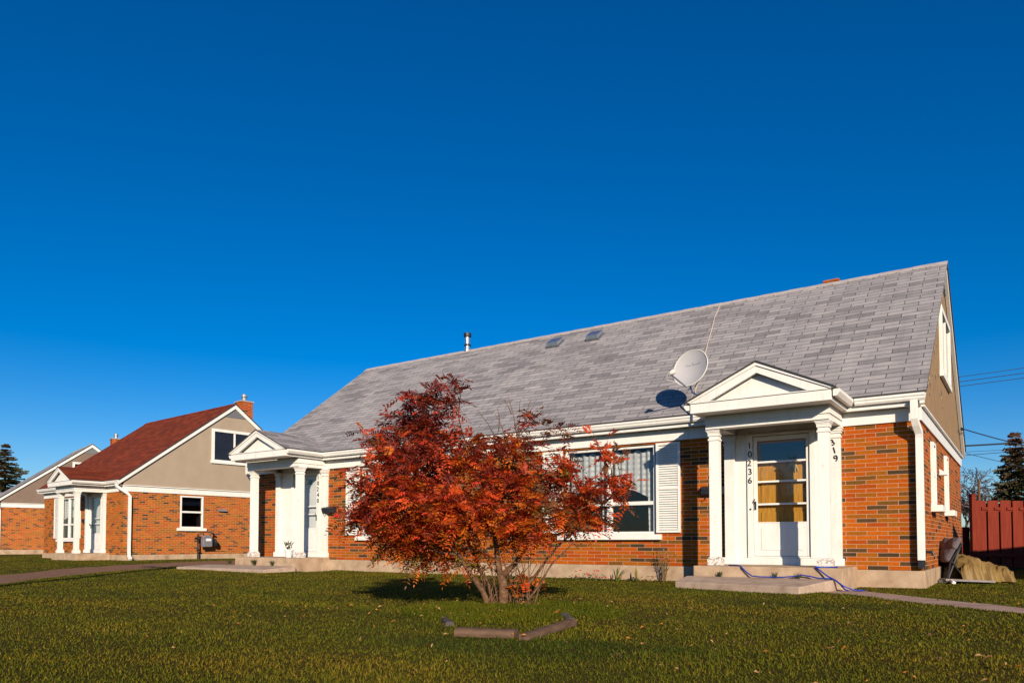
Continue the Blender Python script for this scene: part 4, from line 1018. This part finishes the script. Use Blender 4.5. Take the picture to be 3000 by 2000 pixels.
limb([tl(.36, .9, -.1), tl(.7, 1.0, -.2), tl(1.15, 1.15, -.15), tl(1.38, 1.22, -.1)], .018, .006)
limb([tl(-.5, .55, -.1), tl(-.9, .62, -.2), tl(-1.25, .70, -.1)], .016, .006)
limb([tl(-.28, .4, .1), tl(-.6, .52, .2), tl(-.85, .55, .15)], .014, .005)
limb([tl(-.42, 1.75, .1), tl(-.5, 2.1, .05), tl(-.45, 2.4, 0)], .011, .004)
limb([tl(-.8, 1.5, .3), tl(-.85, 1.95, .1), tl(-.75, 2.3, .05)], .011, .004)
# bare twigs at the top
for (x0, y0, x1, y1) in ((1195, 1010, 1170, 905), (1195, 1000, 1200, 915), (1190, 1020, 1225, 915), (1190, 1010, 1255, 935), (1170, 1010, 1140, 950), (1140, 1000, 1100, 940), (1150, 990, 1145, 935), (1178, 950, 1160, 915), (1210, 960, 1232, 930)):
    stem([tl((x0 - 1160) * K, (1395 - y0) * K, .1), tl(((x0 + x1) / 2 - 1158) * K, (1395 - (y0 + y1) / 2) * K, .1), tl((x1 - 1160) * K, (1395 - y1) * K, .1)], .008, .003)
for _ in range(38):                                   # suckers at the base
    a = random.uniform(-.22, .34); l = random.uniform(.3, .75); e = random.uniform(-.3, .4)
    stem([tl(a, -.03, random.uniform(-.15, .2)), tl(a + e * .4, l * .5, .05), tl(a + e, l, random.uniform(-.15, .2))], random.uniform(.004, .010), .003)
leafv, leaff, leafm, leafr = [], [], [], []
berry_sites = []; twigs = MB()
npos = np.array([tuple(p) for p, r in nodes])
def compound(p, d, pal_i):
    """pinnate leaf: paired leaflets along a drooping stalk"""
    L = random.uniform(.14, .22); n = random.randint(6, 8)
    d = d.normalized(); up = Vector((random.uniform(-.7, .7), random.uniform(-.7, .7), 1)); s = d.cross(up)
    s = s.normalized() if s.length > .05 else d.orthogonal().normalized(); nrm = s.cross(d).normalized(); r0 = random.random()
    for k in range(n + 1):
        t = (k + .6) / (n + .6); c = p + d * (L * t) - Vector((0, 0, L * .45 * t * t))
        for sg in ((-1, 1) if k < n else (0,)):
            ax = (s * sg * .92 + d * (.42 if sg else 1.0) - nrm * random.uniform(-.1, .5)).normalized()
            wv = ax.cross(nrm).normalized(); l = L * random.uniform(.24, .32) * (.75 + .5 * math.sin(math.pi * min(t, .9))); ww = l * random.uniform(.15, .20)
            wv = (wv + nrm * random.uniform(-.5, .5)).normalized()
            i = len(leafv); leafv.extend([c, c + ax * l * .45 + wv * ww, c + ax * l, c + ax * l * .45 - wv * ww]); leaff.append((i, i + 1, i + 2, i + 3))
            leafm.append(pal_i); leafr.append(min(1, max(0, r0 + random.uniform(-.25, .25))))
for c, rx, ry, rd, n, pal in lobes:
    pal = (pal[0] * .72, pal[1] * .95, pal[2] * 1.45 + .03, pal[3] * 1.35 + .03, *pal[4:]); cum = np.cumsum(pal); cum /= cum[-1]
    # clumps inside each lobe: leaves gather on shoots with gaps between
    n = int(n * 1.6); nc = max(2, int(n / (13 if n > 180 else 7))); cl = []
    while len(cl) < nc:
        q = Vector((random.uniform(-1, 1), random.uniform(-1, 1), random.uniform(-1, 1)))
        if .25 < q.length < 1.0: cl.append(q)
    for q in cl:
        tip = c + HR * q.x * rx + HF * q.y * rd + Vector((0, 0, q.z * ry))
        k = int(np.argmin(((npos - np.array(tip)) ** 2).sum(1))); src = Vector(npos[k])
        mid = src.lerp(tip, .55) + Vector((random.uniform(-.05, .05), random.uniform(-.05, .05), .06))
        twigs.tube([src, mid, tip], [.006, .0045, .0025], 4, cap=False)
        out = (tip - src).normalized() + Vector((0, 0, .25)); pi0 = int(np.searchsorted(cum, random.random()))
        m_ = int(n / nc) + random.randint(-3, 3)
        for _ in range(max(4, m_)):
            t = random.uniform(.35, 1.02); p = (src.lerp(mid, t / .55) if t < .55 else mid.lerp(tip, (t - .55) / .45))
            p = p + Vector((random.gauss(0, .035), random.gauss(0, .035), random.gauss(0, .035)))
            dv = out * .5 + Vector((random.gauss(0, .7), random.gauss(0, .7), random.gauss(.05, .45)))
            pi = pi0 if random.random() < .4 else int(np.searchsorted(cum, random.random()))
            compound(p, dv, min(pi, 6))
        if random.random() < .20 and q.y < .5: berry_sites.append(tip + Vector((0, 0, -.03)))
b = MB(); b.tube([(0, 0, -.01), (0, 0, .0)], .001, 3)
tr = trunk.build('trunk', 'bark', rowan, smooth=True); twigs.build('branches', 'twig', rowan)
me = bpy.data.meshes.new('crown'); me.from_pydata([tuple(v) for v in leafv], [], leaff)
for m_ in LEAF: me.materials.append(m_)
me.polygons.foreach_set('material_index', leafm); cr = bpy.data.objects.new('crown', me); col.objects.link(cr); cr.parent = rowan; set_rnd(cr, leafr)
extra = [(1025, 1000), (1010, 965), (940, 1010), (880, 1040), (1095, 1080), (1040, 1080), (960, 1095), (1400, 990), (1405, 1010), (1440, 1105), (1450, 1090), (1465, 1140), (1455, 1115), (1375, 1100), (1350, 1065), (1390, 1165), (1430, 1160), (1450, 1165), (1260, 1045), (930, 1165), (1190, 1160), (1320, 1190), (870, 1060), (1120, 1290), (990, 1295), (905, 1240), (1415, 1060), (1385, 1075), (1230, 1170), (1160, 1075), (1370, 1135), (1345, 1110)]
berry_sites += [tl((x - 1160) * K, (1395 - y) * K, random.uniform(-.45, -.1)) for x, y in extra]
# one berry cluster is one piece: a domed head of small pomes
proto = MB(); random.seed(5)
for k in range(24):
    a, r_ = random.uniform(0, 6.28), .042 * random.random() ** .5; proto.sphere((r_ * math.cos(a), r_ * math.sin(a), .022 - 10 * r_ * r_ + random.uniform(-.008, .008)), random.uniform(.0065, .0085), 6, 4)
pm = None
for k, s_ in enumerate(berry_sites[:90]):
    if pm is None: o = proto.build('berry_cluster', 'berry', rowan, smooth=True, recalc=False); pm = o
    else: o = pm.copy(); col.objects.link(o); o.parent = rowan
    o.location = s_; o.rotation_euler = (random.uniform(-.7, .7), random.uniform(-.7, .7), random.uniform(0, 6)); q = random.uniform(.65, 1.1); o.scale = (q, q, q)

# ------------------------------------------------------------------ far trees
def spruce(loc, H, W, label, seed=1, rust=.0, dens=1.0):
    random.seed(seed); t = thing('spruce_tree', label, 'tree', loc, 0, 'spruces beyond the houses')
    b = MB(); b.tube([(0, 0, 0), (0, 0, H * .96)], [W * .035 + .03, .015], 7); b.build('trunk', 'bark', t)
    v, f, mi, rv = [], [], [], []
    nwh = int(H * 8 * dens)
    for k in range(nwh):
        tt = min(.99, max(0, (k + random.uniform(-.3, .3)) / nwh)); z = H * (.04 + .95 * tt) + random.uniform(-.08, .08); Lb = W / 2 * (1 - tt) ** .8 * random.uniform(.75, 1.12) + .10
        for j in range(random.randint(5, 8)):
            a = random.uniform(0, 6.28); L = Lb * random.uniform(.7, 1.1); d = Vector((math.cos(a), math.sin(a), 0)); s = Vector((-d.y, d.x, 0))
            n = max(3, int(L / .11)); dr = random.uniform(.15, .4)
            for i in range(n):
                u = (i + .5) / n; c = Vector((0, 0, z)) + d * (L * u) + Vector((0, 0, -L * dr * u + L * .22 * u * u)); wv = (.06 + .20 * L * (1 - u) * .5) 
                for sg in (-1, 1):
                    for q in range(2):
                        e = c + s * sg * wv * random.uniform(.6, 1.3) + d * random.uniform(.05, .2) + Vector((0, 0, random.uniform(-.14, .03)))
                        h = (d * .06 + Vector((random.uniform(-.03, .03), random.uniform(-.03, .03), random.uniform(.03, .09))))
                        i0 = len(v); v.extend([c - h, e, c + h]); f.append((i0, i0 + 1, i0 + 2)); mi.append(1 if random.random() < rust * (tt ** 3) * 1.6 else 0); rv.append(random.random())
    me = bpy.data.meshes.new('crown'); me.from_pydata([tuple(p) for p in v], [], f); me.materials.append(M['needle']); me.materials.append(M['needle_rust'])
    me.polygons.foreach_set('material_index', mi); o = bpy.data.objects.new('crown', me); col.objects.link(o); o.parent = t; set_rnd(o, rv); return t
spruce((.93, 35.2, GZ), 6.75, 4.0, 'dark spruce with reddish tip behind the red board fence', 3, .6)
spruce((2.6, 36.5, GZ), 6.3, 3.6, 'second dark spruce, partly hidden by the reddish tipped one', 4, .3)
spruce((-82.1, 19.1, GZ), 10.7, 9.6, 'dark bushy spruce towering beyond the roof of the farthest house', 8, .3, .8)
spruce((-84.6, 15.0, GZ), 8.5, 6.5, 'lower dark spruce standing against the taller one beyond the far roof', 9, .1, .7)
def bare_tree(loc, H, label, seed):
    random.seed(seed); t = thing('bare_tree', label, 'tree', loc, 0); b = MB(); tw = MB()
    def grow(p, d, L, r, dep):
        q = p + d * L; m_ = p.lerp(q, .5) + Vector((random.gauss(0, .05), random.gauss(0, .05), 0)) * L
        (b if dep < 2 else tw).tube([p, m_, q], [r, r * .85, r * .68], 6 if dep < 2 else 3, cap=False)
        if dep >= 7: return
        n = 2 if dep == 0 else random.choice((2, 3, 3, 4))
        for k in range(n):
            dd = (d + Vector((random.gauss(0, .55), random.gauss(0, .55), random.gauss(.12, .28)))).normalized()
            grow(q if k < 2 else m_, dd, L * random.uniform(.66, .84), max(r * .66, .02), dep + 1)
    grow(Vector((0, 0, 0)), Vector((.03, 0, 1)), H * .27, H * .026, 0)
    b.build('trunk', 'bark_far', t); tw.build('crown', 'bark_far', t); return t
bare_tree((-1.3, 58, GZ), 7.6, 'leafless tree with a round crown of fine twigs behind the slim pole', 21)
bare_tree((-2.9, 60, GZ), 5.6, 'lower leafless tree showing just past the brick corner', 33)
# dark leafless hedge just over the fence
hd = MB(); random.seed(6)
for k in range(420):
    x = random.uniform(-2.0, 3.2); y = random.uniform(-.4, .4); h = random.uniform(.9, 2.6) * (.75 + .25 * math.sin(x * 2)); e = Vector((random.gauss(0, .25), random.gauss(0, .2), h))
    p = Vector((x, y, 0)); hd.tube([p, p + e * .5 + Vector((random.gauss(0, .08), 0, 0)), p + e], [.018, .012, .006], 3, cap=False)
ho = hd.build('leafless_hedge', 'twig'); ho.location = (-.9, 27.5, GZ); ho.rotation_euler = (0, 0, .2); tag(ho, 'dark leafless hedge seen between brick corner and fence', 'hedge')

# ------------------------------------------------------------------ small plants at the foundation and step
def blades(b, base, n, L, wdt, spread, rv, bend=.35, lean=(0, 0)):
    for k in range(n):
        a = random.uniform(0, 6.28); l = L * random.uniform(.6, 1.1); s = Vector((math.cos(a), math.sin(a), 0)); e = s * random.uniform(.1, 1) * spread + Vector((lean[0], lean[1], 0)); q = Vector((-s.y, s.x, 0)) * wdt
        p = Vector(base) + s * random.uniform(0, .03); pts = []
        for t in (0, .35, .7, 1):
            c = p + e * l * (t ** 1.6) + Vector((0, 0, l * t * (1 - bend * t * .6))); wv = q * (1 - t) ** .5 * (1 if t else .7); pts.append((c - wv, c + wv))
        for i in range(3): b.poly([pts[i][0], pts[i][1], pts[i + 1][1], pts[i + 1][0]]); rv.append(random.random())
def tuft(name, label, cat, loc, n, L, wdt, spread, m, group=None, lean=(0, 0)):
    b = MB(); rv = []; blades(b, (0, 0, 0), n, L, wdt, spread, rv, lean=lean); o = b.build(name, m, recalc=False); o.location = loc; set_rnd(o, rv); return tag(o, label, cat, group)
random.seed(14)
ir = thing('iris_plant', 'clump of broad green iris blades leaning over at the foundation', 'plant', (-5.02, -.32, GZ), 0, 'iris plants along the foundation')
b = MB(); rv = []; blades(b, (0, 0, 0), 7, .42, .017, .25, rv); blades(b, (.05, 0, 0), 6, .40, .017, .25, rv, .5, (.75, -.2)); o = b.build('leaf', 'iris', ir, recalc=False); set_rnd(o, rv)
ir = thing('iris_plant', 'small upright iris with one yellow blade at the foundation', 'plant', (-4.62, -.28, GZ), 0, 'iris plants along the foundation')
b = MB(); rv = []; blades(b, (0, 0, 0), 5, .38, .016, .16, rv); o = b.build('leaf', 'iris', ir, recalc=False); set_rnd(o, rv)
b = MB(); rv = []; blades(b, (.0, -.03, 0), 1, .34, .018, .05, rv, .1); o = b.build('yellow_leaf', 'iris_yellow', ir, recalc=False); set_rnd(o, rv)
dp = thing('dry_plant', 'tall dried stalks of a dead plant against the brick beside the porch', 'plant', (-4.10, -.22, GZ))
b = MB()
for k in range(24):
    a = random.uniform(-1, 1); l = random.uniform(.35, .68); p1 = Vector((a * .06, random.uniform(-.03, .03), l * .4)); p2 = Vector((a * .20 + random.gauss(0, .03), random.uniform(-.08, .05), l))
    b.tube([(a * .015, 0, 0), p1, p2], [.004, .003, .002], 4, cap=False)
    for j in range(3): c = p1.lerp(p2, random.random()); b.poly([c, c + Vector((random.gauss(0, .02), .01, .012)), c + Vector((random.gauss(0, .035), -.01, .03))])
o = b.build('stalk', 'dry', dp, recalc=False); set_rnd(o, rng.random(len(o.data.polygons)))
def low_plant(loc, label, n, m1, flowers=0, spread=.2, h=.14):
    t = thing('low_plant', label, 'plant', loc, 0, 'low plants along the foundation'); b = MB(); rv = []
    for k in range(n):
        a, r_ = random.uniform(0, 6.28), spread * random.random() ** .6; c = Vector((r_ * math.cos(a) * 1.5, r_ * math.sin(a) * .6, random.uniform(.0, h) * (1 - r_ / spread * .5)))
        s = Vector((random.gauss(0, 1), random.gauss(0, 1), random.gauss(0, .5))).normalized() * random.uniform(.02, .04); q = Vector((-s.y, s.x, random.gauss(0, .01))) * .4
        b.poly([c - s, c + q, c + s, c - q]); rv.append(random.random())
    o = b.build('leaf', m1, t, recalc=False); set_rnd(o, rv)
    if flowers:
        b = MB()
        for k in range(flowers): b.sphere((random.gauss(0, spread * .8), random.gauss(-.04, .05), random.uniform(.05, h + .06)), .02, 7, 4, sc=(1, 1, .6))
        b.build('flower', 'flower_red', t)
low_plant((-5.75, -.28, GZ), 'low green plant dotted with red flowers under the window sill', 130, 'weed', 10, .30)
low_plant((-5.25, -.38, GZ), 'low dark plant with two bright red blooms at the iris foot', 70, 'weed', 5, .2)
low_plant((-4.35, -.26, GZ), 'withered brown low plant between iris and dry stalks', 90, 'dry', 0, .22)
low_plant((-4.66, -.34, GZ), 'grey green low plant around the foot of the small iris', 60, 'weed', 0, .12, .1)
for (x, n, L, lab) in ((-2.72, 70, .11, 'dense green weed tuft below the porch column, where no hose lies'), (-1.86, 30, .13, 'tall thin weed tuft growing above the blue hose'), (-1.52, 34, .12, 'weed tuft where the blue hose rises over it')):
    tuft('weed_tuft', lab, 'weed', (x, -1.22, -.115), n, L, .0035, .7, 'weed', 'weed tufts growing on the step slabs')
for (x, n, L, lab) in ((-15.6, 80, .14, 'wide weed tuft on the slab before porch 10240, at its outer end'), (-14.6, 120, .17, 'thick weed tuft in the middle of the slab before porch 10240'), (-13.9, 70, .15, 'weed tuft beside the platform edge of porch 10240')):
    tuft('weed_tuft', lab, 'weed', (x, -1.24, -.125), n, L, .004, 1.1, 'weed', 'weed tufts growing on the step slabs')
b = MB(); b.sphere((0, 0, .12), .32, 12, 7, sc=(1.3, .9, .8)); o = b.build('boulder', 'rock', smooth=True); o.location = (-43.0, 3.6, GZ); tag(o, 'dark boulder in the grass before the farthest house', 'rock')

# ------------------------------------------------------------------ grass and fallen leaves
def in_poly(x, y, P):
    c = np.zeros(len(x), bool); j = len(P) - 1
    for i in range(len(P)):
        xi, yi = P[i]; xj, yj = P[j]
        with np.errstate(divide='ignore', invalid='ignore'):
            c ^= ((yi > y) != (yj > y)) & (x < (xj - xi) * (y - yi) / (yj - yi + 1e-12) + xi)
        j = i
    return c
def rect(o, x0, x1, y0, y1):
    Mx = o.matrix_basis; return [tuple((Mx @ Vector((x, y, 0)))[:2]) for x, y in ((x0, y0), (x1, y0), (x1, y1), (x0, y1))]
NOGRASS = [PATH_L + PATH_R[::-1], DRV_L + DRV_R[::-1],
           [(-16.26, -.03), (.03, -.03), (.03, 8.6), (-16.26, 8.6)], rect(red, -7.75, .03, -.03, 8.6), rect(far, -5.25, .03, -1.2, 8.6),
           [(-3.18, -1.16), (-.9, -1.16), (-.9, 0), (-3.18, 0)], [(-15.5, -1.16), (-13.2, -1.16), (-13.2, 0), (-15.5, 0)], rect(red, -3.47, -1.19, -1.16, 0),
           [(-3.30, -1.165), (-3.28, -1.72), (-1.28, -2.18), (-1.0, -1.165)], [(-16.6, -1.2), (-17.1, -1.8), (-13.2, -2.0), (-13.1, -1.165)]]
g = np.random.default_rng(3)
def scatter(n, r0, r1, p, half=R(46)):
    """radii with density ~ r^-p seen from the street side"""
    u = g.random(n); e = 2 - p
    r_ = (r0 ** e + u * (r1 ** e - r0 ** e)) ** (1 / e) if abs(e) > 1e-6 else r0 * (r1 / r0) ** u
    a = YAW + g.uniform(-half, half, n); return CAM.x - np.sin(a) * r_, CAM.y + np.cos(a) * r_, r_
X, Y, RR = scatter(560000, 2.6, 46, 1.55)
# thicker, longer grass inside the tree ring
n2 = 22000; a = g.uniform(0, 6.283, n2); rr = 1.15 * np.sqrt(g.random(n2)); X2 = -3.05 + rr * np.cos(a) * 1.0; Y2 = -6.55 + rr * np.sin(a); 
ring = np.concatenate([np.zeros(len(X), bool), np.ones(n2, bool)])
# ragged fringe along slabs and foundations
def fringe(P, n):
    k = g.integers(0, len(P) - 1, n); t = g.random(n); P = np.array(P); q = P[k] + (P[k + 1] - P[k]) * t[:, None] + g.normal(0, .035, (n, 2)); return q[:, 0], q[:, 1]
FR = [fringe([(-3.34, -1.2), (-3.31, -1.76), (-1.26, -2.23), (-.95, -1.2)], 2600), fringe([(-13.1, -.06), (-3.7, -.06)], 7000), fringe([(-.86, -.06), (.06, -.06), (.06, 8.4)], 3500), fringe(PATH_L, 3500), fringe(PATH_R, 4200), fringe([(-17.2, -1.85), (-13.15, -2.05), (-13.05, -1.1)], 4500), fringe(DRV_R, 6000)]
X = np.concatenate([X, X2] + [q[0] for q in FR]); Y = np.concatenate([Y, Y2] + [q[1] for q in FR]); ring = np.concatenate([ring, np.zeros(len(X) - len(ring), bool)])
fr_ = np.zeros(len(X), bool); fr_[560000 + n2:] = True
keep = np.ones(len(X), bool)
for P in NOGRASS: keep &= ~in_poly(X, Y, P)
X, Y, ring, fr_ = X[keep], Y[keep], ring[keep], fr_[keep]
RR = np.hypot(X - CAM.x, Y - CAM.y); n = len(X)
Z = np.array([ground_z(x, y) for x, y in zip(X, Y)]) - .006
patch = np.array([noise.noise(Vector((x * .9, y * .9, 0))) for x, y in zip(X, Y)])
L = g.uniform(.014, .036, n) * (1 + .35 * patch) * np.where(ring, 1.9, 1) * np.where(fr_, 1.35, 1); wd = np.clip(.0017 + RR * .00038, 0, .011) * g.uniform(.7, 1.3, n)
az = g.uniform(0, 6.283, n); ln = g.uniform(.15, 1.15, n); wa = az + np.pi / 2 + g.normal(0, .5, n)
dx, dy = np.cos(az), np.sin(az); sx, sy = np.cos(wa), np.sin(wa)
V = np.empty((n, 5, 3), np.float32)
for k, (t, wk) in enumerate(((0, -1), (0, 1), (.55, .75), (.55, -.75), (1, 0))):
    h = L * t; off = L * ln * t ** 1.8
    V[:, k, 0] = X + dx * off + sx * wd * wk; V[:, k, 1] = Y + dy * off + sy * wd * wk; V[:, k, 2] = Z + h * (1 - .35 * t * np.minimum(ln, 1))
me = bpy.data.meshes.new('grass'); me.vertices.add(n * 5); me.vertices.foreach_set('co', V.ravel())
base = np.arange(n)[:, None] * 5
loops = np.concatenate([base + np.array([0, 1, 2, 3]), base + np.array([3, 2, 4])], axis=1).ravel().astype(np.int32)
me.loops.add(n * 7); me.loops.foreach_set('vertex_index', loops); me.polygons.add(n * 2)
st = np.stack([np.arange(n) * 7, np.arange(n) * 7 + 4], 1).ravel().astype(np.int32); me.polygons.foreach_set('loop_start', st)
me.update(calc_edges=True)
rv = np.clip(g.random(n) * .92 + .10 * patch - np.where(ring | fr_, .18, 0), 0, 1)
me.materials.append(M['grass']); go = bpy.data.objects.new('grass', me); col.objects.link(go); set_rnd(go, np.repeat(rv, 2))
tag(go, 'short olive lawn grass', 'grass', kind='stuff')
# fallen leaves
b = MB(); rv = []; mi = []
random.seed(17)
def fleaf(x, y, s):
    z = ground_z(x, y) + random.uniform(.03, .05); a = random.uniform(0, 6.28); d = Vector((math.cos(a), math.sin(a), random.gauss(0, .35))).normalized(); q = Vector((-d.y, d.x, random.gauss(0, .5))).normalized()
    p = Vector((x, y, z)); m_ = random.choice((0, 0, 0, 1, 1, 2)); l = s; ww = s * random.uniform(.2, .4)
    b.poly([p - d * l, p - d * l * .3 + q * ww, p + d * l * .4 + q * ww * .8, p + d * l, p + d * l * .3 - q * ww * .7 + Vector((0, 0, .01)), p - d * l * .4 - q * ww], m_); rv.append(random.random())
for k in range(150):
    u, dd = random.uniform(.05, .75), random.uniform(3.6, 9.5); p = CAM + FW * dd + RT * dd * u
    if random.random() < .75 or u > .35: fleaf(p.x, p.y, random.uniform(.012, .032))
for k in range(120):
    a, r_ = random.uniform(0, 6.28), random.uniform(.3, 2.6); fleaf(-3.1 + r_ * math.cos(a), -6.8 + r_ * math.sin(a), random.uniform(.012, .028))
for k in range(40):
    u, dd = random.uniform(-.7, .1), random.uniform(4, 11); p = CAM + FW * dd + RT * dd * u; fleaf(p.x, p.y, random.uniform(.01, .022))
fo = b.build('fallen_leaves', M['fallen'], recalc=False); set_rnd(fo, rv); tag(fo, 'scattered tan and orange fallen leaves on the lawn', 'leaves', kind='stuff')
